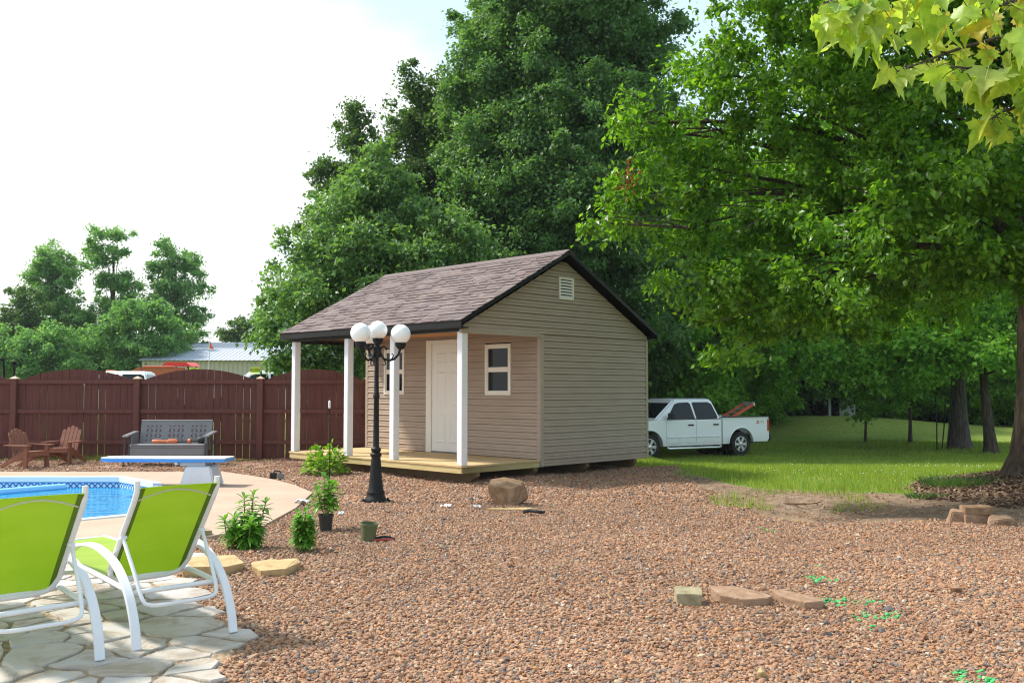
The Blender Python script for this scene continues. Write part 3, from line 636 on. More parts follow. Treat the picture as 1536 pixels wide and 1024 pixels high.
for side in (0, 1):
    mb = MB(); nrow = int(rl/.14)+1; jr = random.Random(3+side)
    def rp(s, v, lift):
        k = s/rl; u = -OE+(SW/2+OE)*k; z = ZE+(ZR-ZE)*k; nz_ = (SW/2+OE)/rl; nx__ = -(ZR-ZE)/rl
        u += nx__*lift; z += nz_*lift
        return (u, v, z) if side == 0 else (SW-u, v, z)
    for k in range(nrow):
        s0, s1 = k*.14, min((k+1)*.14, rl)
        v = -OG; 
        while v < SL+OG-1e-4:
            l = jr.choice([.15, .2, .27, .34]); v2 = min(v+l, SL+OG); th = jr.choice([.007, .018]); o0 = k*.14
            vs = [rp(s0, v, .045), rp(s0, v2, .045), rp(s0, v2, .045+th), rp(s0, v, .045+th), rp(s1, v2, .0465), rp(s1, v, .0465)]
            fs = [(0, 1, 2, 3), (3, 2, 4, 5)]; uvs = [[(v, o0), (v2, o0), (v2, o0+.01), (v, o0+.01)], [(v, o0+.01), (v2, o0+.01), (v2, o0+.139), (v, o0+.139)]]
            if side == 0: fs = [f[::-1] for f in fs]; uvs = [q[::-1] for q in uvs]
            mb.add(vs, fs, 0, uvs); v = v2
    vs = [rp(0, -OG, .045), rp(rl, -OG, .045), rp(rl, SL+OG, .045), rp(0, SL+OG, .045), rp(0, -OG, .0), rp(rl, -OG, .0), rp(rl, SL+OG, .0), rp(0, SL+OG, .0)]
    rf = mb.build('roof', M_shin, shed)
    mb = MB(); mb.add(vs, [(0, 1, 2, 3), (7, 6, 5, 4), (0, 4, 5, 1), (1, 5, 6, 2), (2, 6, 7, 3), (3, 7, 4, 0)]); mb.build('roof_decking', M_blk, rf)
    for vv in (-OG, SL+OG):
        sg = -1 if vv < 0 else 1; a_, b_ = sorted((vv, vv+sg*.012)); mb = MB()
        mb.prism([(0, 0), (1, 0), (1, 1), (0, 1)], lambda x, y: rp(x*rl, a_, -.012+y*.056), lambda x, y: rp(x*rl, b_, -.012+y*.056)); mb.build('rake_edge', M_blk, rf)
    mb = MB(); uE = -OE; a_, b_ = (uE-.012, uE) if side == 0 else (SW+OE, SW+OE+.012)
    mb.box((a_, -OG-.012, ZE-.07), (b_, SL+OG+.012, ZE+.030)); mb.build('fascia', M_blk, rf, bevel=.003)
    mb = MB(); a_, b_ = (-OE, .02) if side == 0 else (SW-.0, SW+OE); mb.box((a_, -OG, ZE-.075), (b_, SL+OG, ZE-.06)); mb.build('soffit', M_blk, rf)
mb = MB(); mb.prism([(SW/2-.14, ZR-.02), (SW/2, ZR+.066), (SW/2+.14, ZR-.02), (SW/2+.14, ZR), (SW/2, ZR+.082), (SW/2-.14, ZR)], lambda x, z: (x, -OG-.004, z), lambda x, z: (x, SL+OG+.004, z)); mb.build('ridge_cap', M_shin, shed)
# ================================================================== LAMP POST
p = at(563.5, 752, 0.0)
lamp = thing('lamp_post', 'black cast lamp post with four white globes in the gravel before the porch', 'lamp post', (p.x, p.y, 0))
M_globe, t, b = nodes('globe_white'); b.inputs['Base Color'].default_value = (.93, .93, .94, 1); b.inputs['Roughness'].default_value = .18; b.inputs['Subsurface Weight'].default_value = .3; b.inputs['Subsurface Radius'].default_value = (.1, .1, .1)
M_iron = mat('black_cast_iron', (.009, .009, .010), (.014, .014, .015), 20, .5, .22, bump=.1, bscale=80)
mb = MB(); mb.lathe([(.15, 0), (.15, .02), (.135, .05), (.125, .065), (.115, .1), (.122, .115), (.118, .13), (.1, .16), (.083, .3), (.068, .5), (.06, .585), (.074, .6), (.076, .63), (.058, .645)], 24)
for k in range(4):
    a = k*math.pi/2+.4; mb.lathe([(.035, 0), (.035, .018), (.014, .026), (.014, .045), (0, .045)], 10, (.165*math.cos(a), .165*math.sin(a), 0)); mb.box((.10*math.cos(a)-.03, .10*math.sin(a)-.03, 0), (.15*math.cos(a)+.03, .15*math.sin(a)+.03, .02))
mb.build('base', M_iron, lamp, smooth=True)
mb = MB(); mb.lathe([(.055, .645), (.06, .66), (.066, .675), (.066, .70), (.048, .715), (.041, .73), (.034, 1.36), (.043, 1.375), (.043, 1.41), (.033, 1.425), (.028, 1.80), (.027, 1.9), (.052, 1.905), (.055, 1.98), (.055, 2.03), (.05, 2.05), (.032, 2.06), (.03, 2.09)], 20); mb.build('pole', M_iron, lamp, smooth=True)
def globe(c, r=.132):
    mb = MB(); mb.lathe([(.035, -.075), (.045, -.06), (.066, -.03), (.072, -.012), (.072, .012), (.06, .014)], 18, (c.x, c.y, c.z-r+.005)); mb.build('globe_holder', M_iron, lamp, smooth=True)
    mb = MB(); mb.lathe([(r*math.sin(a), -r*math.cos(a)) for a in [math.pi*i/24 for i in range(25)]], 36, c); mb.build('globe', M_globe, lamp, smooth=True, ang=80)
globe(Vector((.015, 0, 2.268)), .125)
for k in range(3):
    a = R(-3+120*k); d = Vector((math.cos(a), math.sin(a), 0)); g = lambda r, z: d*r+Vector((0, 0, z)); RR = .32
    mb = MB()
    mb.tube([g(.04, 1.99), g(.065, 2.04), g(.1, 2.055), g(.13, 2.03), g(.125, 2.0)], [.013, .012, .011, .009, .006], 8)
    mb.tube([g(.04, 2.0), g(.06, 1.94), g(.1, 1.885), g(.17, 1.865), g(.235, 1.885), g(.29, 1.94), g(RR, 2.03), g(RR, 2.055)], [.014, .015, .016, .016, .016, .016, .017, .02], 8)
    mb.tube([g(.07, 1.92), g(.11, 1.86), g(.12, 1.82), g(.1, 1.8), g(.08, 1.815)], [.010, .010, .009, .007, .005], 8)
    mb.tube([g(.18, 1.866), g(.215, 1.9), g(.225, 1.935), g(.21, 1.955), g(.195, 1.945)], [.009, .009, .008, .007, .005], 8)
    mb.build('scroll_arm', M_iron, lamp, smooth=True); globe(g(RR, 2.215))
# ================================================================== CHAISE LOUNGES
def bez(pts, n=8):                               # Catmull-Rom through points
    P = [Vector(p) for p in pts]; o = []
    for i in range(len(P)-1):
        a, b, c, d = P[max(i-1, 0)], P[i], P[i+1], P[min(i+2, len(P)-1)]
        for k in range(n):
            t = k/n; o.append(.5*((2*b)+(c-a)*t+(2*a-5*b+4*c-d)*t*t+(3*b-a-3*c+d)*t**3))
    o.append(P[-1]); return o
M_alu = mat('white_powder_coat', (.80, .80, .82), (.76, .76, .78), 8, .3, .5)
m, t, b = nodes('green_sling_fabric'); uv = N(t, 'ShaderNodeTexCoord').outputs['Object']
wv = N(t, 'ShaderNodeTexNoise', {'Vector': N(t, 'ShaderNodeMapping', {'Vector': uv, 'Scale': (2, 6, 2)}).outputs[0], 'Scale': 1.6, 'Detail': 5}).outputs[0]
colr = ramp(t, wv, [(.3, (.31, .46, .018)), (.7, (.42, .56, .045))]); t.links.new(colr, b.inputs['Base Color']); b.inputs['Roughness'].default_value = .45
tr = N(t, 'ShaderNodeBsdfTranslucent', {0: (.56, .78, .05, 1)}); mx = N(t, 'ShaderNodeMixShader', {0: .34, 1: b.outputs[0], 2: tr.outputs[0]}); t.links.new(mx.outputs[0], t.nodes['Material Output'].inputs[0])
M_sling = m; M_hem = mat('sling_hem', (.10, .18, .008), rough=.6); M_pipe = mat('sling_stripe', (.52, .55, .42), rough=.6)
PZ = .026
f1 = at(205, 975, PZ); f2 = at(350, 948, PZ)
CHW = (f2-f1).length; cyaw = math.atan2((f2-f1).y, (f2-f1).x)
# local frame: x across (left foot hoop at 0, right at CHW), y along towards the foot end, z up
def make_chaise(loc):
    t_ = thing('chaise_lounge', 'x', 'lounge chair', loc, cyaw, 'lime green chaise lounges on the flagstone patio')
    Wd = CHW
    for x in (0, Wd):
        ins = .03 if x == 0 else -.03
        mb = MB(); mb.bar(bez([(x, 0, 0), (x, .045, .15), (x, .14, .295), (x, .30, .415), (x, .50, .478), (x, .72, .498), (x, .95, .470), (x, 1.12, .41), (x, 1.22, .345)], 7), .026, .011, (1, 0, 0))
        mb.build('arm_hoop', M_alu, t_, smooth=True, bevel=.004, seg=1)
        xr = x+ins
        mb = MB(); mb.tube(bez([(xr, .17, .285), (xr, .5, .305), (xr, 1.2, .335), (xr, 1.95, .345), (xr, 2.06, .335)], 5), .0165, 10); mb.build('side_rail', M_alu, t_, smooth=True)
        mb = MB(); mb.bar(bez([(xr, 1.78, .33), (xr, 1.84, .18), (xr, 1.86, .0)], 5), .02, .011, (1, 0, 0)); mb.build('leg', M_alu, t_, smooth=True, bevel=.003, seg=1)
    for yy, zz in ((.17, .285), (1.86, .14), (2.06, .335), (.62, .295)):
        mb = MB(); mb.tube([(0.012 if yy == .17 else .03, yy, zz), (Wd-.012 if yy == .17 else Wd-.03, yy, zz)], .0145, 10); mb.build('cross_bar', M_alu, t_, smooth=True)
    bt, tt = (.575, .33), (.125, .885)              # hinge and top of the back (y, z)
    bd = Vector((0, tt[0]-bt[0], tt[1]-bt[1])); bl = bd.length; bd.normalize(); nrm = Vector((0, -bd.z, bd.y)) if True else None
    P = lambda x, s, q=0: Vector((x, bt[0], bt[1]))+bd*s+nrm*q
    x0, x1 = .045, Wd-.045
    mb = MB(); path = [P(x0, bl+.015, -.045), P(x0, bl-.03, -.008)]+[P(x0, s*bl, .0) for s in (.85, .5, .2)]+bez([P(x0, .06, 0), P(x0+.03, -.03, 0), P(x0+.10, -.06, 0), P((x0+x1)/2, -.065, 0), P(x1-.10, -.06, 0), P(x1-.03, -.03, 0), P(x1, .06, 0)], 5)+[P(x1, s*bl, .0) for s in (.2, .5, .85)]+[P(x1, bl-.03, -.008), P(x1, bl+.015, -.045)]
    mb.tube(path, .0165, 10); mb.build('back_frame', M_alu, t_, smooth=True)
    # sling: curved slightly, with thickness
    def sheet(fn, nu, nv, th, mats, mi=None):
        mb = MB(); vs = []
        for i in range(nu+1):
            for j in range(nv+1): vs.append(fn(i/nu, j/nv, 0))
        for i in range(nu+1):
            for j in range(nv+1): vs.append(fn(i/nu, j/nv, th))
        o_ = (nu+1)*(nv+1); fs = []; q = lambda i, j: i*(nv+1)+j
        for i in range(nu):
            for j in range(nv): fs += [(q(i, j), q(i+1, j), q(i+1, j+1), q(i, j+1)), tuple(o_+z for z in (q(i, j), q(i, j+1), q(i+1, j+1), q(i+1, j)))]
        for i in range(nu): fs += [(q(i, 0), o_+q(i, 0), o_+q(i+1, 0), q(i+1, 0)), (q(i, nv), q(i+1, nv), o_+q(i+1, nv), o_+q(i, nv))]
        for j in range(nv): fs += [(q(0, j), q(0, j+1), o_+q(0, j+1), o_+q(0, j)), (q(nu, j), o_+q(nu, j), o_+q(nu, j+1), q(nu, j+1))]
        mb.add(vs, fs); return mb
    sag = lambda u: .022*(4*u*(1-u))
    fb = lambda u, v, th: P(x0+.012+(x1-x0-.024)*u, -.045+(bl+.045)*v-.02*(1-v)*(4*u*(1-u))-(.018*4*u*(1-u) if v > .99 else 0), -sag(u)*(.4+.6*v)+th-.004)
    mb = sheet(fb, 12, 14, .003, None); bs = mb.build('back_sling', M_sling, t_, smooth=True)
    for sx_ in (x0+.012, x1-.012-.03):
        mb = MB(); mb.box((0, 0, 0), (.03, bl-.0, .0052)); MM = Matrix.Translation(P(sx_, 0, -.0055))@Matrix((Vector((1, 0, 0)), bd, -nrm)).transposed().to_4x4()
        mb2 = MB(); fh = lambda u, v, th, sx_=sx_: fb((sx_-x0-.012+.03*u)/(x1-x0-.024), .02+.97*v, 0)+nrm*(.0035+th)
        mb2 = sheet(fh, 2, 10, .0015, None); mb2.build('side_hem', M_hem, bs, smooth=True)
    mb2 = sheet(lambda u, v, th: fb(.02+.96*u, .86+.07*math.sin(math.pi*u)+.016*v, 0)+nrm*(.0036+th), 16, 1, .002, None); mb2.build('stripe', M_pipe, bs, smooth=True)
    fs_ = lambda u, v, th: Vector((x0-.01+(x1-x0+.02)*u, bt[0]+.05+(2.03-bt[0]-.05)*v, .318+.03*min(1, v*1.2)-.012*4*u*(1-u)+th))
    sheet(fs_, 10, 12, .003, None).build('seat_sling', M_sling, t_, smooth=True)
    # U shaped back prop resting behind the rear cross bar
    pv = P(x0, .47*bl, .018); pw = P(x1, .47*bl, .018)
    mb = MB(); path = bez([pv, (x0+.01, .20, .40), (x0+.02, .10, .26), (x0+.05, .075, .225), (x0+.12, .07, .215), ((x0+x1)/2, .07, .215), (x1-.12, .07, .215), (x1-.05, .075, .225), (x1-.02, .10, .26), (x1-.01, .20, .40), pw], 5); mb.tube(path, .0115, 8); mb.build('back_prop', M_alu, t_, smooth=True)
    for x in (x0+.002, x1-.002):
        c_ = P(x, .47*bl, .018); mb = MB(); mb.tube([c_-Vector((.02, 0, 0)), c_+Vector((.02, 0, 0))], .012, 8); mb.build('pivot_bolt', M_alu, t_, smooth=True)
    return t_
ch = make_chaise((f1.x, f1.y, PZ)); ch['label'] = 'lime green chaise lounge shown whole, next to the gravel edge on the flagstones'
e1 = at(150, 990, PZ); off1 = (f1-f2).normalized()
ch2 = dup(ch, (e1.x+off1.x*CHW, e1.y+off1.y*CHW, PZ), label='lime green chaise lounge cut off by the left edge of the photo')
# ================================================================== FENCE
FY = 20.2
M_fence = mat('fence_stain', (.10, .036, .030), (.145, .056, .045), 2.5, .75, .2, bump=.2, bscale=30, stretch=(6, 6, .5))
M_post = mat('fence_post_stain', (.125, .047, .038), (.155, .062, .050), 2.5, .7, .2, bump=.2, bscale=30, stretch=(6, 6, .5))
M_cap = mat('cap_copper', (.62, .38, .24), rough=.4)
posts = [at(20, 690, 0).x*FY/at(20, 690, 0).y+k*2.60 for k in range(-3, 3)]
posts.append(posts[-1]+2.28)
fence = thing('privacy_fence', 'dark reddish brown board privacy fence with arched tops behind the pool', 'fence', (posts[0], FY, 0))
FX0 = posts[0]; rf_ = random.Random(4)
for i, x in enumerate(posts):
    x -= FX0; mb = MB(); mb.box((x-.065, -.09, -.05), (x+.065, .04, 1.70)); ps = mb.build('post', M_post, fence, bevel=.006)
    mb = MB(); mb.add([(x-.075, -.10, 1.70), (x+.075, -.10, 1.70), (x+.075, .05, 1.70), (x-.075, .05, 1.70), (x-.075, -.10, 1.715), (x+.075, -.10, 1.715), (x+.075, .05, 1.715), (x-.075, .05, 1.715), (x, -.025, 1.765)], [(3, 2, 1, 0), (0, 1, 5, 4), (1, 2, 6, 5), (2, 3, 7, 6), (3, 0, 4, 7), (4, 5, 8), (5, 6, 8), (6, 7, 8), (7, 4, 8)]); mb.build('post_cap', M_cap, ps)
    if i == len(posts)-1: continue
    a, b_ = x+.065, posts[i+1]-FX0-.065; wl = b_-a; nb = int(round(wl/.152)); pw = wl/nb; mb = MB()
    ztop = lambda u: 1.66+.25*(1-(2*u-1)**2)
    for k in range(nb):
        gap = .004+rf_.random()*.011 if rf_.random() < .75 else .001
        u0, u1 = (k*pw+gap/2)/wl, ((k+1)*pw-gap/2)/wl; ln = (rf_.random()-.5)*.006; dz = .012+rf_.random()*.02; dy = rf_.random()*.006
        xa, xb = a+u0*wl, a+u1*wl; xs = [(xa, ztop(u0)), ((xa+xb)/2, ztop((u0+u1)/2)), (xb, ztop(u1))]
        mb.prism([(xa+ln, dz), (xb+ln, dz), xs[2], xs[1], xs[0]], lambda X_, Z_: (X_, .020+dy, Z_), lambda X_, Z_: (X_, .002+dy, Z_))
    pn = mb.build('board_panel', M_fence, fence)
    for z in (.33, .98, 1.60):
        mb = MB(); mb.box((a+.001, -.04, z), (b_-.001, .0, z+.085)); mb.build('rail', M_post, pn, bevel=.004)
# return of the fence towards the back of the shed
xr = posts[-1]-FX0
mb = MB()
for k in range(14):
    y0 = .07+k*.155; mb.box((xr-.02, y0, .02), (xr-.002, y0+.148, 1.70-.0*k))
pn = mb.build('board_panel', M_fence, fence)
for z in (.33, .98, 1.60):
    mb = MB(); mb.box((xr-.06, .05, z), (xr-.021, 2.2, z+.085)); mb.build('rail', M_post, pn)
# ================================================================== ADIRONDACK CHAIRS
M_adi = mat('stained_chair_wood', (.20, .075, .045), (.28, .12, .075), 4, .6, .3, bump=.15, bscale=30, stretch=(5, 5, 1))
def make_adirondack(loc, rz, label, s=.80):
    t_ = thing('adirondack_chair', label, 'chair', loc, rz, 'brown adirondack chairs by the fence'); t_.scale = (s, s, s)
    for x in (-.27, .27):                                   # front is -y
        mb = MB(); mb.box((x-.045 if x < 0 else x-.0, -.42, 0), (x+.0 if x < 0 else x+.045, -.30, .53)); mb.build('front_leg', M_adi, t_, bevel=.004)
        xs = x+.022 if x < 0 else x-.022; mb = MB()
        mb.prism([(-.40, .27), (-.40, .38), (-.15, .385), (.10, .27), (.55, .03), (.60, .0), (.44, .0), (.1, .15)][::-1], lambda y, z: (xs-.018, y, z), lambda y, z: (xs+.018, y, z)); mb.build('rear_leg', M_adi, t_, bevel=.003)
        xa = x-.05 if x < 0 else x+.05; mb = MB(); mb.prism([(xa-.07, -.50), (xa+.07, -.50), (xa+.075, -.30), (xa+.045, .30), (xa-.045, .30), (xa-.075, -.30)], lambda a, b: (a, b, .531), lambda a, b: (a, b, .556)); mb.build('arm', M_adi, t_, bevel=.005)
    mb = MB()
    for k in range(6):
        y = -.43+k*.088; z = .386 if k < 3 else .386-(k-2.6)*.045; mb.box((-.275, y, z), (.275, y+.08, z+.022))
    mb.build('seat', M_adi, t_, bevel=.003, seg=1)
    mb = MB(); mb.box((-.275, -.445, .29), (.275, -.425, .385)); mb.build('seat_apron', M_adi, t_, bevel=.003)
    mb = MB(); tl = R(22); MM = Matrix.Translation((0, .06, .28))@Matrix.Rotation(-tl, 4, 'X')
    for k in range(5):
        x0 = -.25+k*.101; hh = [.60, .66, .70, .66, .60][k]; xm = x0+.047
        mb.prism([(x0, 0), (x0+.094, 0), (x0+.094, hh-.02-(0 if k < 3 else .04)), (x0+.07, hh), (x0+.024, hh), (x0, hh-.02-(0 if k > 1 else .04))], lambda a, z: MM@Vector((a, -.011, z)), lambda a, z: MM@Vector((a, .011, z)))
    mb.build('back_slats', M_adi, t_, bevel=.003, seg=1)
    mb = MB(); mb.box((-.27, .012, .30), (.27, .04, .37), MM); mb.box((-.25, .012, .02), (.25, .04, .09), MM); mb.build('back_brace', M_adi, t_)
    return t_
p = at(52, 704, 0); make_adirondack((p.x-.36, p.y+.35, 0), math.atan2(.86, .35)-0.0, 'brown adirondack chair turned sideways, its long rear leg pointing left')
p = at(92, 697, 0); make_adirondack((p.x-.12, p.y+.45, 0), R(-4), 'brown adirondack chair facing the pool, nearer to the grey loveseat')
# ================================================================== GLIDER LOVESEAT
M_gl = mat('grey_metal_paint', (.18, .175, .18), (.21, .205, .21), 3, .45, .4)
M_gld = mat('grey_metal_dark', (.06, .058, .06), rough=.5)
p = at(272, 694, 0); gd = thing('metal_loveseat', 'grey metal glider loveseat with pierced back standing before the fence', 'loveseat', (p.x, 18.75, 0), R(2))
hw = .72
mb = MB(); mb.prism([(-.24, .36), (-.27, .40), (-.22, .435), (.25, .40), (.27, .37), (.2, .35), (-.2, .22), (-.26, .20)][::-1], lambda y, z: (-hw, y, z), lambda y, z: (hw, y, z)); mb.build('seat', M_gl, gd, bevel=.02)
def backpanel():
    mb = MB(); tl = R(14); MM = Matrix.Translation((0, .25, .40))@Matrix.Rotation(-tl, 4, 'X'); H = .47
    mb.box((-.70, -.012, 0), (.70, .012, H), MM); bo = mb.build('backrest', M_gl, gd)
    cb = MB()
    for gx_ in (-.44, 0, .44):
        for i in range(3):
            for j in range(3):
                cx_, cz_ = gx_+(i-1)*.17, .22+(j-1)*.105
                for q in range(4):
                    a0 = q*math.pi/2+.38; a1 = (q+1)*math.pi/2-.38
                    qx = cx_+(.085)*math.cos((a0+a1)/2)*0; r0, r1 = .056, .078
                    if abs(cx_+.07*math.cos((a0+a1)/2)-gx_) > .15 or not (.06 < cz_+.05*math.sin((a0+a1)/2) < .40): continue
                    pts = [(cx_+r1*math.cos(a0+(a1-a0)*k/4), cz_+r1*.72*math.sin(a0+(a1-a0)*k/4)) for k in range(5)]+[(cx_+r0*math.cos(a1-(a1-a0)*k/4), cz_+r0*.72*math.sin(a1-(a1-a0)*k/4)) for k in range(5)]
                    cb.prism(pts, lambda x, z: MM@Vector((x, .05, z)), lambda x, z: MM@Vector((x, -.05, z)))
    cu = cb.build('cutter', M_gl, gd); md_ = bo.modifiers.new('b', 'BOOLEAN'); md_.object = cu; md_.operation = 'DIFFERENCE'; md_.solver = 'EXACT'; md_.use_self = True
    dg = bpy.context.evaluated_depsgraph_get(); me = bpy.data.meshes.new_from_object(bo.evaluated_get(dg)); bo.modifiers.clear(); bo.data = me
    bpy.data.objects.remove(cu)
    mb = MB(); mb.tube([MM@Vector((-.70, 0, H)), MM@Vector((.70, 0, H))], .02, 10); mb.build('top_roll', M_gl, gd, smooth=True)
backpanel()
for s in (-1, 1):
    x = s*(hw+.05); mb = MB(); mb.prism([(-.36, .56), (-.34, .60), (.26, .66), (.28, .63), (-.33, .565)][::-1], lambda y, z: (x-.06, y, z), lambda y, z: (x+.06, y, z)); mb.build('armrest', M_gl, gd, bevel=.012)
    mb = MB(); mb.prism([(-.14, .30), (-.14, .575), (.24, .63), (.24, .30)][::-1], lambda y, z: (x-s*.045-.006, y, z), lambda y, z: (x-s*.045+.006, y, z)); mb.build('side_panel', M_gl, gd)
    for y in (-.30, -.05, .2):
        mb = MB(); mb.bar(bez([(x+s*.02, y, .57), (x+s*.02, y-.02, .3), (x+s*.02, y-.05, .0)], 4), .02, .012, (0, 1, 0)); mb.build('leg', M_gld, gd, bevel=.003)
    mb = MB(); mb.tube([(x+s*.02, -.40, .012), (x+s*.02, .25, .012)], .014, 8); mb.build('sled_base', M_gld, gd)
mb = MB(); mb.tube([(-hw-.05, -.02, .16), (hw+.05, -.02, .16)], .018, 8); mb.build('stretcher', M_gld, gd)
M_or = mat('tool_orange', (.60, .17, .07), rough=.45); M_bk = mat('tool_black', (.02, .02, .02), rough=.6)
q = Vector((p.x, 18.75, 0)); tl_ = thing('string_trimmer', 'orange and black string trimmer lying on the grey loveseat', 'trimmer', (q.x, q.y-.13, .455), R(3))
mb = MB(); mb.lathe([(.0, 0), (.035, .01), (.045, .06), (.045, .16), (.032, .20), (.03, .30), (.05, .32), (.052, .46), (.03, .5), (0, .5)], 12, (-.33, 0, .012), 0, Matrix.Rotation(math.pi/2, 3, 'Y').to_4x4()); mb.build('motor_body', M_or, tl_, smooth=True)
mb = MB(); mb.tube([(.16, 0, .012), (.6, 0, .03)], .018, 8); mb.build('shaft', M_bk, tl_, smooth=True)
mb = MB(); mb.lathe([(0, 0), (.045, .005), (.05, .05), (.03, .07), (0, .07)], 12, (.36, 0, .02), 0, Matrix.Rotation(math.pi/2, 3, 'Y').to_4x4()); mb.build('handle', M_or, tl_, smooth=True)
mb = MB(); mb.lathe([(0, 0), (.06, .005), (.075, .06), (.06, .11), (0, .12)], 14, (.56, 0, .04), 0, Matrix.Rotation(math.pi/2, 3, 'Y').to_4x4()); mb.build('cutting_head', M_bk, tl_, smooth=True)
# ================================================================== DIVING BOARD
p = at(303, 722, .03); BY = 14.55; bx_ = at(303, 722, .03).x*BY/p.y
db = thing('diving_board', 'white diving board with blue edge on a white stand over the pool', 'diving board', (bx_, BY, .03), R(178))
mb = MB(); zt = .41
mb.prism([(-.42, -.23), (1.30, -.23), (1.5, -.15), (1.5, .15), (1.30, .23), (-.42, .23)], lambda x, y: (x, y, zt-.001), lambda x, y: (x, y, zt+.018)); mb.build('board_top', mat('board_white', (.80, .80, .79), (.76, .76, .75), 3, .6), db, bevel=.005)
mb = MB(); mb.prism([(-.42, -.23), (1.30, -.23), (1.5, -.15), (1.5, .15), (1.30, .23), (-.42, .23)], lambda x, y: (x, y, zt-.048), lambda x, y: (x, y, zt-.002)); mb.build('board_edge', mat('board_blue', (.07, .30, .72), rough=.45), db, bevel=.008)
M_std = mat('stand_white', (.66, .69, .74), (.60, .63, .68), 4, .5)
def frustum(mb, a, b, z0, c, d, z1):
    mb.add([(-a, -b, z0), (a, -b, z0), (a, b, z0), (-a, b, z0), (-c, -d, z1), (c, -d, z1), (c, d, z1), (-c, d, z1)], [(3, 2, 1, 0), (4, 5, 6, 7), (0, 1, 5, 4), (1, 2, 6, 5), (2, 3, 7, 6), (3, 0, 4, 7)])
mb = MB(); frustum(mb, .27, .23, 0, .19, .19, .30); mb.build('stand', M_std, db, bevel=.02)
mb = MB(); mb.box((-.10, -.16, .302), (.28, .16, .36)); mb.build('bracket', mat('bracket_grey', (.45, .48, .52), rough=.5), db, bevel=.006)
mb = MB(); mb.tube([(.33, -.2, .34), (.33, .2, .34)], .022, 8); mb.build('fulcrum_roller', M_std, db, smooth=True)
# pool noodle
mb = MB(); a = at(-40, 740, -.09); b_ = at(97, 729.5, -.09); mb.tube(bez([a-Vector((1, -.1, 0)), a, (a+b_)/2, b_], 6), .05, 12)
o = mb.build('pool_noodle', mat('foam_blue', (.30, .62, .88), rough=.6), smooth=True); tag(o, 'long pale blue foam roll floating in the pool', 'pool noodle')
# ================================================================== PICKUP TRUCKS
m, t, b = nodes('truck_white'); gz = N(t, 'ShaderNodeSeparateXYZ', {0: N(t, 'ShaderNodeTexCoord').outputs['Object']}).outputs[2]
nz = N(t, 'ShaderNodeTexNoise', {'Vector': N(t, 'ShaderNodeTexCoord').outputs['Object'], 'Scale': 5.0, 'Detail': 5}).outputs[0]
dz = N(t, 'ShaderNodeMapRange', {0: N(t, 'ShaderNodeMath', {0: gz, 1: N(t, 'ShaderNodeMath', {0: nz, 1: .5}, operation='MULTIPLY').outputs[0]}, operation='SUBTRACT').outputs[0], 1: .50, 2: .12, 3: 0.0, 4: .4}).outputs[0]
t.links.new(mixc(t, dz, (.84, .85, .86), (.48, .42, .35)), b.inputs['Base Color']); b.inputs['Roughness'].default_value = .28; b.inputs['Coat Weight'].default_value = .6; b.inputs['Coat Roughness'].default_value = .08
M_tw = m
M_tire = mat('tyre_rubber', (.018, .017, .016), (.035, .032, .028), 8, .8, .2)
M_rim = mat('alloy_rim', (.55, .55, .56), rough=.3, metal=.9)
M_plast = mat('black_plastic', (.02, .02, .022), rough=.55)
M_red = mat('red_lens', (.55, .02, .02), rough=.15, spec=.6)
M_chrome = mat('chrome', (.6, .6, .62), rough=.12, metal=1)
M_tglass = mat('truck_glass', (.014, .02, .021), rough=.04, spec=.3)
M_seam = mat('seam_dark', (.05, .05, .05), rough=.8)
def arc(cx, cz, r, a0, a1, n=10): return [(cx+r*math.cos(R(a0+(a1-a0)*i/n)), cz+r*math.sin(R(a0+(a1-a0)*i/n))) for i in range(n+1)]
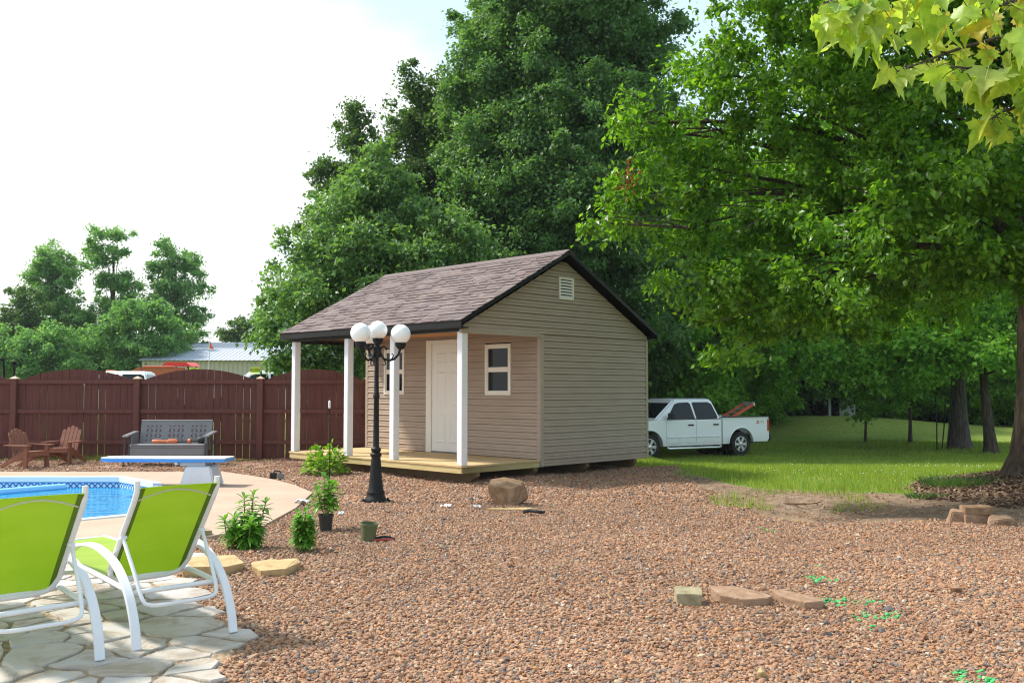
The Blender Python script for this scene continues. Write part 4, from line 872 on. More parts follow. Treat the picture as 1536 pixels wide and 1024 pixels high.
def make_pickup(label, loc, rz, group):
    tr = thing('pickup_truck', label, 'pickup truck', loc, rz, group)
    WB, TR_ = 1.825, .395; HW = 1.0
    def sec(mb, poly, y0, y1): mb.prism(poly, lambda x, z: (x, y0, z), lambda x, z: (x, y1, z))
    # lower body: side outline with arches, front to back
    body = [(2.72, .50), (2.78, .62), (2.78, 1.02), (2.66, 1.13), (1.55, 1.21), (-1.02, 1.22), (-1.02, .40)]+[(1.825-.50, .40)]+arc(WB, .40, .50, 180, 0, 14)+[(2.6, .42)]
    mb = MB(); sec(mb, body[::-1], -HW+.02, HW-.02); bd = mb.build('body', M_tw, tr, bevel=.045, seg=3)
    bed = [(-1.05, .42), (-1.05, 1.25), (-3.00, 1.26), (-3.02, .56), (-2.95, .46)]+[(-1.825-.50, .46)]+arc(-WB, .40, .52, 173, 7, 14)+[(-1.825+.515, .42)]
    for s in (-1, 1):
        mb = MB(); sec(mb, bed, s*HW if s < 0 else s*(HW-.10), s*(HW-.10) if s < 0 else s*HW); mb.build('bed_side', M_tw, tr, bevel=.028, seg=3)
        mb = MB(); mb.box((-3.0, s*HW-.05 if s > 0 else s*HW-.045, 1.262), (-1.06, s*HW+.045 if s > 0 else s*HW+.05, 1.285)); mb.box((-3.0, s*(HW-.09)-.03, 1.262), (-1.06, s*(HW-.05)+.03, 1.287)); mb.build('bed_rail', M_plast, tr, bevel=.006)
    mb = MB(); mb.box((-2.96, -HW+.1, .62), (-1.06, HW-.1, .68)); mb.box((-1.12, -HW+.1, .68), (-1.06, HW-.1, 1.24)); mb.build('bed_floor', M_plast, tr)
    mb = MB(); mb.box((-3.035, -HW+.105, .64), (-2.97, HW-.105, 1.25)); tg = mb.build('tailgate', M_tw, tr, bevel=.015)
    mb = MB(); mb.box((-3.05, -.12, 1.02), (-3.036, .12, 1.10)); mb.build('handle', M_plast, tg)
    # cab greenhouse: belt to roof with tumblehome
    lo = [(1.60, -.94), (1.60, .94), (-1.01, .96), (-1.01, -.96)]; hi = [(.74, -.72), (.74, .72), (-.82, .74), (-.82, -.74)]
    mb = MB(); n = 4
    mid = [(1.57, -.93), (1.57, .93), (-1.005, .95), (-1.005, -.95)]
    rings = [[(x, y, 1.19) for x, y in lo], [(x, y, 1.245) for x, y in mid], [(x*1.0, y, 1.80) for x, y in hi], [(x*.93-.02, y*.86, 1.865) for x, y in hi]]
    vs = [p for r_ in rings for p in r_]; fs = [(3, 2, 1, 0), (12, 13, 14, 15)]
    for k in range(3):
        for i in range(4): j = (i+1) % 4; fs.append((k*4+i, k*4+j, k*4+j+4, k*4+i+4))
    mb.add(vs, fs); cab = mb.build('cab', M_tw, tr, bevel=.05, seg=3)
    def onside(x, z, s, off=.006):
        k = (z-1.245)/(1.80-1.245); y = .945+(.735-.945)*k+off; return Vector((x, s*y, z))
    def win(name, poly, s, m_, off, parent):
        n = len(poly); a = [onside(x, z, s, off) for x, z in poly]; b2 = [onside(x, z, s, -.03) for x, z in poly]
        mb = MB(); tri = tessellate_polygon([[Vector((x, z, 0)) for x, z in poly]]); fs = []
        for q in tri:
            A, B, D = (a[i] for i in q); fs.append(tuple(q) if ((B-A).cross(D-A)).y*s > 0 else tuple(q)[::-1])
        fs += [(i, (i+1) % n, (i+1) % n+n, i+n) for i in range(n)]; mb.add(a+b2, fs); return mb.build(name, m_, parent)
    fw = [(1.10, 1.25), (1.02, 1.33), (.70, 1.68), (.55, 1.72), (.20, 1.735), (.13, 1.69), (.07, 1.25)]
    rw = [(-.06, 1.25), (-.02, 1.70), (.0-.05, 1.735), (-.62, 1.735), (-.74, 1.68), (-.86, 1.32), (-.82, 1.25)][::-1]
    inset = lambda P_, k: [(sum(p[0] for p in P_)/len(P_)*(1-k)+x*k, sum(p[1] for p in P_)/len(P_)*(1-k)+z*k) for x, z in P_]
    for s in (-1, 1):
        for nm, x0, x1, wp in (('front_door', .03, 1.20, fw), ('rear_door', -.98, .015, rw)):
            mb = MB(); y0, y1 = sorted((s*(HW-.04), s*(HW-.006))); sec(mb, [(x0, .47), (x1, .47), (x1, 1.20), (x0, 1.205)], y0, y1); dr_ = mb.build(nm, M_tw, tr, bevel=.012, seg=2)
            win('window_seal', inset(wp, 1.07), s, M_plast, .006, dr_); win('window', wp, s, M_tglass, .010, dr_)
            mb = MB(); hx = x0+.10; mb.box((hx, s*HW-.03 if s > 0 else s*HW-.02, 1.02), (hx+.22, s*HW+.02 if s > 0 else s*HW+.03, 1.065)); mb.build('handle', M_plast, dr_, bevel=.01)
        mb = MB(); mb.box((1.02, s*1.10-.11, 1.24), (1.16, s*1.10+.11, 1.43)); mb.box((1.05, s*.96-.06, 1.24), (1.11, s*.98+.06, 1.29)); mb.build('wing_mirror', M_plast, tr, bevel=.03, seg=3)
        mb = MB(); mb.tube([(1.2, s*(HW+.02), .36), (1.15, s*(HW+.05), .33), (-.85, s*(HW+.05), .33), (-.95, s*(HW+.02), .36)], .045, 10); mb.build('side_step', M_chrome, tr, smooth=True)
        mb = MB(); mb.box((-3.04, s*HW-.09 if s > 0 else s*HW-.005, .78), (-2.93, s*HW+.005 if s > 0 else s*HW+.09, 1.18)); mb.build('tail_light', M_red, tr, bevel=.012)
        mb = MB(); mb.box((2.62, s*.80-.16, .84), (2.795, s*.80+.16, 1.06)); mb.build('headlight', M_chrome, tr, bevel=.02)
        for xw in (WB, -WB):
            wl = bpy.data.objects.new('wheel', None); C.objects.link(wl); wl.parent = tr; wl.location = (xw, s*.86, TR_); wl.rotation_euler = (math.pi/2 if s < 0 else -math.pi/2, 0, 0)
            mb = MB(); mb.lathe([(.24, -.12), (.34, -.125), (.385, -.10), (.395, -.05), (.395, .05), (.385, .12), (.34, .125), (.25, .12), (.24, .08)], 32); mb.build('tyre', M_tire, wl, smooth=True)
            mb = MB(); mb.lathe([(.24, -.1), (.25, .118), (.235, .122), (.21, .07), (0.0, .06)], 28)
            for k in range(6):
                a = k*math.pi/3; MM = Matrix.Rotation(a, 4, 'Z'); mb.prism([(.04, -.035), (.225, -.05), (.225, .05), (.04, .035)], lambda x, y: MM@Vector((x, y, .062)), lambda x, y: MM@Vector((x, y, .112)))
            mb.lathe([(.07, .06), (.07, .12), (.05, .13), (0, .13)], 14); mb.build('rim', M_rim, wl, smooth=True)
            mb = MB(); mb.lathe([(.232, .0701), (.1, .0651)], 24); mb.build('rim_gap', M_plast, wl)
            mb = MB(); mb.lathe([(.0, -.14), (.47, -.14), (.47, -.45), (.0, -.45)], 20); mb.build('wheel_well', M_dark, wl)
    for s in (-1, 1):
        for xw in (WB, -WB):
            mb = MB(); r_ = .51 if xw > 0 else .53; mb.tube([(xw+r_*math.cos(R(a)), s*(HW+(-.012 if xw > 0 else .004)), .40+r_*math.sin(R(a))) for a in range(4, 177, 9)], .022, 8); mb.build('arch_lip', M_tw, tr, smooth=True)
        mb = MB(); mb.box((-.96, s*(HW+.002)-.012, .655), (1.17, s*(HW+.002)+.012, .70)); mb.build('side_moulding', M_tw, tr, bevel=.008)
        mb = MB(); mb.box((-1.0, s*.955-.02, 1.205), (1.12, s*.955+.02, 1.222)); mb.build('belt_seal', M_plast, tr)
    # windscreen, rear window
    def quad(name, pts, m_):
        mb = MB(); c = sum((Vector(p) for p in pts), Vector())/4; nn_ = (Vector(pts[1])-Vector(pts[0])).cross(Vector(pts[2])-Vector(pts[0])).normalized()
        mb.add([Vector(p)+nn_*.008 for p in pts]+[Vector(p)-nn_*.03 for p in pts], [(0, 1, 2, 3), (7, 6, 5, 4), (0, 4, 5, 1), (1, 5, 6, 2), (2, 6, 7, 3), (3, 7, 4, 0)]); mb.build(name, m_, tr)
    g = lambda k, y: (1.57+(.74-1.57)*k, y*(.90+(.68-.90)*k), 1.245+(1.80-1.245)*k)
    quad('windscreen', [g(.04, -.97), g(.04, .97), g(.86, .95), g(.86, -.95)], M_tglass)
    g = lambda k, y: (-1.005+(-.82+1.005)*k, y*(.86+(.66-.86)*k), 1.245+(1.80-1.245)*k)
    quad('rear_window', [g(.1, 1), g(.1, -1), g(.88, -1), g(.88, 1)], M_tglass)
    mb = MB(); mb.box((2.76, -.62, .70), (2.80, .62, 1.04)); mb.build('grille', M_plast, tr, bevel=.01)
    mb = MB(); mb.box((2.70, -.96, .42), (2.90, .96, .66)); mb.build('front_bumper', M_chrome, tr, bevel=.03)
    mb = MB(); mb.box((-3.16, -.98, .48), (-3.03, .98, .68)); mb.build('rear_bumper', M_plast, tr, bevel=.03)
    mb = MB(); mb.box((-2.9, -.55, .38), (2.5, .55, .55)); mb.tube([(-WB, -.8, TR_), (-WB, .8, TR_)], .08, 8); mb.tube([(WB, -.8, TR_), (WB, .8, TR_)], .06, 8); mb.build('chassis', M_plast, tr)
    return tr
tx, ty = 5.93, 30.3
d0 = at(978, 688, -.66); d1 = at(1113, 686, -.70)
ax = Vector((-.876, -.482, 0)).normalized(); tq = math.atan2(ax.y, ax.x)
rw_x, rw_y = 7.34, 31.0           # ground under the rear axle, street side
sv = Vector((-ax.y, ax.x, 0)); c_ = Vector((rw_x, rw_y, 0))+ax*1.825+sv*(-.86)*(1 if sv.y < 0 else -1)*1
truck = make_pickup('white crew cab pickup truck parked on the lawn with an orange ladder in its bed', (c_.x, c_.y, T(c_.x, c_.y)+.02), tq, 'white pickup trucks')
MM = Matrix.Translation((-2.64, 1.012, 1.09))@Matrix.Rotation(math.pi, 4, 'Z')@Matrix.Rotation(math.pi/2, 4, 'X')
text_mesh('Z', 'emblem', .13, M_red, truck, MM@Matrix.Translation((-.11, 0, 0))@Matrix.Scale(1.6, 4, (1, 0, 0)), .004)
text_mesh('71', 'emblem', .13, M_chrome, truck, MM@Matrix.Translation((.08, 0, 0))@Matrix.Scale(1.3, 4, (1, 0, 0)), .004)
mb = MB(); mb.tube([(-.1, -.2, 1.86), (-.1, -.2, 1.93)], .012, 6); mb.build('roof_antenna', M_plast, truck)
# ladder lying in the bed, top end raised over the tailgate
MT = Matrix.Translation(truck.location)@Matrix.Rotation(tq, 4, 'Z')
ld = thing('step_ladder', 'orange and silver ladder leaning up out of the parked pickup bed', 'ladder', MT@Vector((-1.25, -.1, .80)), tq)
M_fib = mat('ladder_orange', (.62, .10, .045), (.55, .10, .05), 5, .5)
tl = math.atan2(.78, 1.75); LM = Matrix.Rotation(tl, 4, 'Y')
for y in (-.24, .24):
    mb = MB(); mb.box((-2.1, y-.016, -.055), (0.15, y+.016, .055), LM); mb.build('rail', M_fib, ld, bevel=.006)
M_al2 = mat('ladder_aluminium', (.62, .62, .64), rough=.35, metal=.6)
for k in range(7):
    x = -2.0+k*.31; mb = MB(); mb.box((x-.04, -.224, -.0), (x+.04, .224, .03), LM); mb.build('rung', M_al2, ld, bevel=.004)
mb = MB(); mb.box((-2.14, -.262, -.06), (-2.08, .262, .062), LM); mb.build('top_cap', M_al2, ld, bevel=.006)
o_ = MT@Vector((-1.3, .55, .69)); wb_ = thing('water_cooler', 'small off white jug standing in the pickup bed behind the cab', 'jug', o_, tq)
mb = MB(); mb.lathe([(.12, 0), (.14, .03), (.14, .45), (.12, .55), (.07, .60), (.07, .66), (0, .66)], 16); mb.build('jug_body', mat('jug_cream', (.6, .56, .46), rough=.5), wb_, smooth=True)
mb = MB(); mb.lathe([(.075, .64), (.075, .68), (0, .69)], 14); mb.build('cap', M_plast, wb_, smooth=True)
# the two work trucks behind the fence
def behind(px, py, Yd, zoff): q = atY(px, py, Yd); return Vector((q.x, q.y, q.z-zoff))
q = behind(192, 556, 36, 2.0); gzb = T(q.x, 36)
tw1 = dup(truck, (q.x, 36, gzb+.03), R(188), 'white work truck behind the fence with a row of orange roof lights'); tw1['group'] = 'white pickup trucks'
for ch_ in list(tw1.children):
    if ch_.name.startswith(('emblem', 'roof_antenna')): bpy.data.objects.remove(ch_)
for k in range(5):
    mb = MB(); mb.lathe([(.055, 0), (.05, .03), (.03, .055), (0, .06)], 10, (.60-.0*k, -.52+k*.26, 1.86)); mb.build('clearance_light', mat('amber_lens', (.75, .20, .04), rough=.3) if k == 0 else bpy.data.materials['amber_lens'], tw1, smooth=True)
q = behind(377, 558, 36, 2.0)
tw2 = dup(truck, (q.x+.35, 37.2, T(q.x, 37)+.04), R(200), 'white work truck behind the fence carrying a black rack and yellow sign'); tw2['group'] = 'white pickup trucks'
for ch_ in list(tw2.children):
    if ch_.name.startswith(('emblem', 'roof_antenna')): bpy.data.objects.remove(ch_)
mb = MB()
for y in (-.85, -.45, 0, .45, .85): mb.tube([(-1.25, y, 1.2), (-1.2, y*.9, 1.98)], .022, 6)
for z in (1.35, 1.65, 1.98): mb.tube([(-1.22, -.82, z), (-1.22, .82, z)], .025, 6)
for y in (-.85, .85): mb.tube([(-1.2, y*.9, 1.98), (-2.2, y, 1.98), (-2.5, y, 1.2)], .025, 6)
mb.build('headache_rack', M_plast, tw2)
M_yel = mat('sign_yellow', (.72, .78, .03), rough=.5); M_ink = mat('sign_ink', (.04, .04, .03), rough=.6)
def sign(loc, rz, txt, label, w_, h_):
    s_ = thing('price_sign', label, 'sign', loc, rz, 'yellow lettered signs over the fence')
    mb = MB(); mb.prism([(-w_, 0), (w_, 0), (w_*.92, h_*.86), (w_*.80, h_), (-w_*.80, h_), (-w_*.92, h_*.86)], lambda x, z: (x, .02, z), lambda x, z: (x, -.02, z)); mb.build('board', M_yel, s_)
    if txt: text_mesh(txt, 'lettering', h_*.78, M_ink, s_, Matrix.Translation((0, -.024, h_*.48))@Matrix.Rotation(math.pi/2, 4, 'X'), .003)
    return s_
q = atY(383, 559, 36.2); sign(q, R(4), 'K005', 'yellow sign lettered K005 on the cab roof of a white truck', .19, .22)
q = atY(291, 558, 35); sign(q, R(4), '270', 'yellow lettered sign beside the red tractor canopy', .19, .16)
q = atY(391.5, 561, 36.0); o = thing('green_beacon', 'small green beacon beside a yellow sign on a white truck roof', 'beacon', q); mb = MB(); mb.lathe([(.045, 0), (.045, .05), (.04, .1), (.02, .13), (0, .13)], 12); mb.build('lens', mat('green_lens', (.01, .25, .07), rough=.3), o, smooth=True); mb = MB(); mb.lathe([(.055, -.03), (.055, 0), (0, 0)], 12); mb.build('base', M_plast, o)
# ------------------------------------------------------------------ tractor
M_tor = mat('tractor_orange', (.62, .07, .03), (.55, .08, .04), 4, .5); M_rust = mat('worn_orange', (.55, .10, .045), (.30, .13, .06), 2.5, .75)
q = atY(273, 548, 46); tz = T(q.x, 46); tc_ = thing('tractor', 'orange tractor with a red canopy and raised loader bucket behind the fence', 'tractor', (q.x, 46, tz), R(176))
top = q.z-tz
mb = MB(); mb.prism([(-.72, top-.05), (-.6, top+.02), (-.45, top+.14), (.5, top+.16), (.68, top+.05), (.74, top-.02), (.3, top-.03), (-.2, top-.06)][::-1], lambda x, z: (x, -.6, z), lambda x, z: (x, .6, z)); mb.build('canopy', mat('canopy_red', (.75, .035, .03), rough=.4), tc_, bevel=.04, seg=3)
for x in (-.55, .45):
    for y in (-.5, .5): mb = MB(); mb.tube(bez([(x, y, .9), (x-.05, y, top-.5), (x+.06, y, top-.05)], 4), .035, 8); mb.build('canopy_post', M_plast, tc_, smooth=True)
mb = MB(); mb.tube([Vector((.2+.19*math.cos(a)*.35, .19*math.sin(a), top-.35+.19*math.cos(a))) for a in [k*math.pi/8 for k in range(16)]], .016, 6, closed=True); mb.tube([(.2, 0, top-.35), (.45, 0, 1.2)], .02, 6); mb.build('steering_wheel', M_plast, tc_, smooth=True)
mb = MB(); mb.box((.35, -.33, .75), (1.55, .33, 1.42)); mb.build('bonnet', M_tor, tc_, bevel=.08, seg=3)
mb = MB(); mb.box((-.6, -.25, .5), (1.5, .25, .8)); mb.build('chassis', M_plast, tc_)
mb = MB(); mb.box((-.45, -.25, 1.0), (.0, .25, 1.1)); mb.box((-.5, -.25, 1.1), (-.4, .25, 1.5)); mb.build('seat', M_plast, tc_, bevel=.03)
for xw, rr, ww in ((-.45, .68, .2), (1.3, .42, .14)):
    for s in (-1, 1):
        mb = MB(); mb.lathe([(.0, -ww), (rr*.6, -ww), (rr*.9, -ww), (rr, -ww*.6), (rr, ww*.6), (rr*.9, ww), (rr*.6, ww), (.0, ww*.6)], 24, (xw, s*.68, rr), 0, Matrix.Rotation(math.pi/2, 3, 'X').to_4x4()); mb.build('wheel', M_tire, tc_, smooth=True)
for s in (-.45, .45): mb = MB(); mb.bar(bez([(.3, s, 1.3), (.9, s, 1.75), (1.7, s, 1.95)], 4), .07, .04, (0, 1, 0)); mb.build('loader_arm', M_tor, tc_)
bz = atY(238, 557, 45).z-tz; mb = MB(); mb.prism([(1.62, bz-.10), (2.0, bz-.24), (2.55, bz-.16), (2.50, bz-.12), (2.02, bz-.18), (1.72, bz-.06), (1.72, bz+.20), (1.62, bz+.20)][::-1], lambda x, z: (x, -.95, z), lambda x, z: (x, .95, z))
for y in (-.97, .95): mb.prism([(1.62, bz-.10), (2.0, bz-.24), (2.55, bz-.16), (1.72, bz+.20), (1.62, bz+.20)][::-1], lambda x, z: (x, y, z), lambda x, z: (x, y+.02, z))
mb.build('loader_bucket', M_rust, tc_)
# orange dump trailer standing left of the tractor
q = atY(211, 561, 43); e = atY(263, 561, 43); h = atY(235, 550, 43).z-q.z; tz = T(q.x, 43)
dt = thing('dump_trailer', 'rusty orange dump trailer box seen over the fence left of the tractor', 'trailer', (q.x, 43, tz))
zb, zt, wl = q.z-tz-.55, q.z-tz+h, e.x-q.x; mb = MB()
mb.prism([(0, zb), (.12, zt), (wl-.06, zt), (wl-.02, zb)][::-1], lambda x, z: (x, 0, z), lambda x, z: (x, .06, z)); mb.prism([(0, zb), (.12, zt), (wl-.06, zt), (wl-.02, zb)][::-1], lambda x, z: (x, 1.4, z), lambda x, z: (x, 1.46, z)); mb.box((.0, .06, zb), (wl-.02, 1.4, zb+.06)); mb.build('side_boards', M_rust, dt)
mb = MB(); mb.tube([(.10, -.02, zt), (wl-.04, -.02, zt)], .035, 8); mb.build('top_rail', M_tor, dt, smooth=True)
mb = MB(); mb.box((.1, .1, zb-.2), (wl-.1, 1.3, zb-.001)); mb.build('chassis', M_plast, dt)
for y in (-.05, 1.5): mb = MB(); mb.lathe([(0, -.1), (.34, -.1), (.37, -.05), (.37, .05), (.34, .1), (0, .1)], 20, (wl/2, y, .37), 0, Matrix.Rotation(math.pi/2, 3, 'X').to_4x4()); mb.build('wheel', M_tire, dt, smooth=True)
# flag whip, curved exhaust pipe
q = atY(313, 545, 40); fl = thing('safety_flag', 'orange safety flag on a tall thin whip before the metal building roof', 'flag', (q.x, 40, T(q.x, 40)))
zt = atY(313, 511, 40).z-T(q.x, 40); mb = MB(); mb.tube([(0, 0, 0), (.02, 0, zt)], .014, 6); mb.build('whip', mat('whip_white', (.6, .6, .6)), fl)
mb = MB(); mb.prism([(.03, zt), (.03, zt-.32), (.22, zt-.36), (.10, zt-.16)], lambda x, z: (x, -.01, z), lambda x, z: (x, .01, z)); mb.build('flag', mat('flag_orange', (.8, .12, .05)), fl)
a = atY(-6, 540, 24); mb = MB(); zz = a.z; mb.tube(bez([(a.x-.25, 24, zz+.06), (a.x, 24, zz+.06), (a.x+.12, 24, zz-.0), (a.x+.2, 24, zz-.2), (a.x+.28, 24, -.3)], 5), .03, 8)
o = mb.build('curved_pipe', M_blk, smooth=True); tag(o, 'black curved pipe rising behind the fence at the left edge of the photo', 'pipe')
a = atY(21, 548, 24); mb = MB(); mb.tube([(a.x, 24, -.3), (a.x, 24, a.z+.08)], .025, 8); mb.lathe([(.05, -.05), (.055, .02), (.0, .04)], 10, (a.x, 24, a.z+.08)); tag(mb.build('vent_stack', M_blk, smooth=True), 'short black upright pipe behind the fence post at the far left', 'pipe')
# ================================================================== METAL BUILDING
m, t, b = nodes('ribbed_roof'); uv = N(t, 'ShaderNodeTexCoord').outputs['Object']; sx_ = N(t, 'ShaderNodeSeparateXYZ', {0: uv})
b.inputs['Base Color'].default_value = (.44, .47, .55, 1); b.inputs['Roughness'].default_value = .5; b.inputs['Metallic'].default_value = .1; M_mroof = m
M_mwall = mat('metal_wall_tan', (.42, .385, .34), (.46, .42, .37), 2, .6)
bl = atY(213, 541, 62); br_ = atY(265, 514, 70); Lb = 15.5; z0 = T(bl.x, 60); He, Hr = bl.z-z0, br_.z-z0; dp = 8.0
bb = thing('metal_building', 'tan ribbed metal building with a low blue grey roof behind the fence', 'building', (bl.x, 62, z0))
mb = MB()
for x in np.arange(0, Lb, .3):
    if not (5.2 < x < 14.8): mb.box((x, 0, 0), (x+.22, .1, He)); mb.box((x+.22, .03, 0), (x+.3, .1, He))
    else: mb.box((x, 0, He-.95), (x+.22, .1, He)); mb.box((x+.22, .03, He-.95), (x+.3, .1, He))
mb.build('front_wall', M_mwall, bb)
mb = MB(); sk = br_.x-bl.x
mb.add([(0, .1, 0), (sk, 2*dp, 0), (sk, 2*dp, He), (sk*.5, dp, Hr-.05), (0, .1, He)], [(0, 1, 2, 3, 4)][::-1]); mb.build('end_wall', M_mwall, bb)
mb = MB(); mb.box((0, 2*dp-.1, 0), (Lb, 2*dp, He)); mb.build('rear_wall', M_mwall, bb)
mb = MB(); nrib = int(Lb/.3)
f = lambda x, k, l: (x+sk*k, -.3+(dp+.3)*k, He-.0+(Hr-He)*k+l)
for i in range(nrib):
    x0 = -.15+i*.3; prof = [(x0, .02), (x0+.22, .02), (x0+.235, .045), (x0+.285, .045), (x0+.3, .02)]
    for (xa, la), (xb, lb) in zip(prof, prof[1:]): mb.add([f(xa, 0, la), f(xb, 0, lb), f(xb, 1, lb), f(xa, 1, la)], [(0, 1, 2, 3)])
mb.add([f(-.15, 1, .02), f(Lb, 1, .02), (Lb+sk, 2*dp+.3, He), (sk-.15, 2*dp+.3, He)], [(0, 1, 2, 3)]); mb.build('roof', M_mroof, bb)
mb = MB(); mb.box((5.25, .05, 0), (9.6, .09, He-1.0)); mb.build('garage_door', mat('garage_door_tan', (.50, .44, .385), rough=.5), bb)
mb = MB(); mb.box((9.9, .4, 0), (14.7, 5, He-.96)); mb.build('open_bay', M_dark, bb)
# white pump house at the wood's edge
q = atY(1243, 627, 47); gz_ = T(q.x, 47); ph = thing('pump_house', 'small white gabled hut with an open dark doorway at the edge of the woods', 'hut', (q.x, 47, gz_-.05), R(-12))
M_pw = mat('weathered_white', (.62, .63, .62), (.5, .5, .48), 4, .7)
mb = MB(); mb.box((0, 0, 0), (.12, .1, 1.0)); mb.box((.52, 0, 0), (.66, .1, 1.0)); mb.prism([(0, .95), (.66, .95), (.33, 1.3)], lambda x, z: (x, 0, z), lambda x, z: (x, .1, z)); mb.build('front_wall', M_pw, ph)
mb = MB(); mb.box((.56, .1, 0), (.66, 1.2, 1.0), Matrix.Identity(4)); mb.box((.0, .1, 0), (.1, 1.2, 1.0)); mb.box((.66, .0, 0), (1.25, .08, .98)); mb.build('side_wall', M_pw, ph)
mb = MB(); mb.prism([(-.1, .9), (.33, 1.36), (.33, 1.42), (-.13, .94)], lambda x, z: (x, -.1, z), lambda x, z: (x, 1.3, z)); mb.prism([(.33, 1.36), (1.35, .98), (1.35, 1.04), (.33, 1.42)], lambda x, z: (x, -.1, z), lambda x, z: (x, 1.3, z)); mb.build('roof', M_pw, ph)
mb = MB(); mb.box((.1, .5, 0), (.56, .55, .95)); mb.build('door', M_dark, ph)  # dark sheet standing in for the unlit inside of the open doorway
# ================================================================== ROCKS AND SMALL THINGS IN THE GRAVEL
def rockmat(name, a, b_, c): 
    m, t, b = nodes(name); co = N(t, 'ShaderNodeTexCoord').outputs['Object']
    n1 = N(t, 'ShaderNodeTexNoise', {'Vector': co, 'Scale': 5.0, 'Detail': 9, 'Roughness': .65, 'Distortion': .8}).outputs[0]
    t.links.new(ramp(t, n1, [(.3, a), (.5, b_), (.7, c)]), b.inputs['Base Color']); b.inputs['Roughness'].default_value = .85; b.inputs['Specular IOR Level'].default_value = .25
    n2 = N(t, 'ShaderNodeTexNoise', {'Vector': co, 'Scale': 14.0, 'Detail': 10, 'Roughness': .7}).outputs[0]
    t.links.new(N(t, 'ShaderNodeBump', {'Height': n2, 'Strength': .8, 'Distance': .025}).outputs[0], b.inputs['Normal']); return m
M_tan = rockmat('tan_sandstone', (.36, .24, .11), (.50, .36, .18), (.56, .42, .24)); M_brk = rockmat('brown_sandstone', (.13, .09, .04), (.27, .165, .095), (.40, .29, .20))
M_redr = rockmat('reddish_stone', (.21, .125, .075), (.33, .21, .135), (.42, .30, .21)); M_gry = rockmat('greenish_stone', (.17, .15, .08), (.36, .31, .19), (.46, .41, .30))
def hull(name, pts, m_, loc, rz, label, cat='rock', group=None, bev=.012, seed=1, parent=None):
    bm = bmesh.new(); rr = random.Random(seed)
    for p in pts: bm.verts.new(p)
    bmesh.ops.convex_hull(bm, input=bm.verts); bmesh.ops.delete(bm, geom=[v for v in bm.verts if not v.link_faces], context='VERTS')
    bmesh.ops.dissolve_limit(bm, angle_limit=R(4), verts=bm.verts, edges=bm.edges)
    bmesh.ops.bevel(bm, geom=list(bm.edges), offset=bev*.4, segments=2, affect='EDGES', clamp_overlap=True)
    bmesh.ops.triangulate(bm, faces=bm.faces); 
    for _ in range(2): bmesh.ops.subdivide_edges(bm, edges=[e for e in bm.edges if e.calc_length() > .05], cuts=1, use_grid_fill=True)
    for v in bm.verts:
        n = vnoise(v.co.x*14+seed, v.co.y*14+v.co.z*11)-.5; v.co += v.normal*float(n)*max(bev*.6, .012)
    me = bpy.data.meshes.new(name); bm.to_mesh(me); bm.free(); me.materials.append(m_)
    o = bpy.data.objects.new(name, me); C.objects.link(o); o.location = loc; o.rotation_euler = (0, 0, rz)
    for f in me.polygons: f.use_smooth = False
    return tag(o, label, cat, group)
def slab(name, poly, h, m_, loc, rz, label, cat='flat stone', group=None, seed=1, under=.92, dy=1.0):
    poly = [(x, y*dy) for x, y in poly]
    pts = [(x, y, h-.006*((i*7) % 3)) for i, (x, y) in enumerate(poly)]+[(x*under, y*under, -.03) for x, y in poly]
    return hull(name, pts, m_, loc, rz, label, cat, group, .010, seed)
p = at(762, 759, 0)
hull('boulder', [(-.26, -.05, .27), (-.10, -.16, .24), (.05, -.19, .22), (.17, -.10, .27), (.20, .12, .30), (-.05, .20, .34), (-.22, .16, .32), (-.25, .02, .15), (-.17, -.10, .0), (-.02, -.17, -.02), (.08, -.18, .0), (.27, .02, .10), (.25, .12, .06), (.16, .16, -.02), (-.12, .14, -.02), (.24, -.04, .16)], M_brk, (p.x, p.y+.12, .0), 0, 'brown squarish boulder sitting on the gravel in front of the porch', 'boulder', None, .022, 3)
p = at(762, 765, 0); slab('flat_stone', [(-.30, -.02), (-.2, -.08), (.2, -.07), (.33, -.02), (.2, .08), (-.22, .06)], .025, M_tan, (p.x, p.y, .005), 0, 'thin tan stone half buried in front of the brown boulder', seed=5)
p = at(400, 866, 0); slab('flat_stone', [(-.20, .05), (-.15, -.05), (-.06, -.14), (.13, -.13), (.145, -.03), (.20, .06), (.16, .13), (-.13, .13)], .07, M_tan, (p.x, p.y+.22, .0), R(5), 'flat tan sandstone slab on the gravel right of the chaise lounges', seed=6, dy=1.75)
p = at(302, 866, 0); slab('flat_stone', [(-.22, -.12), (.12, -.16), (.26, -.06), (.20, .16), (-.12, .2), (-.26, .08)], .09, M_tan, (p.x, p.y+.22, .0), R(20), 'tan stone slab seen behind the legs of the whole chaise lounge', seed=7, dy=1.6)
p = at(268, 808, 0); slab('flat_stone', [(-.16, -.12), (.14, -.12), (.2, .06), (.05, .16), (-.16, .1)], .08, M_gry, (p.x+.13, p.y+.05, .0), R(50), 'grey stone slab at the pool deck edge behind the chaise lounge', seed=8)
p = at(1037, 910, 0); hull('stone_block', [(-.10, -.07, .09), (.08, -.075, .085), (.095, .07, .105), (-.085, .09, .11), (-.085, -.07, -.02), (.075, -.075, -.02), (.085, .07, -.02), (-.09, .08, -.02)], M_gry, (p.x, p.y+.07, .0), 0, 'small squarish grey green stone block, leftmost of the stones in a row', 'stone', None, .010, 9)
p = at(1120, 912, 0); slab('flat_stone', [(-.18, .11), (-.16, -.04), (-.02, -.10), (.14, -.10), (.20, -.05), (.12, .07), (-.03, .10)], .06, M_redr, (p.x, p.y+.17, .015), 0, 'flat pinkish stone slab between the grey block and another flat stone', seed=10, dy=1.9)
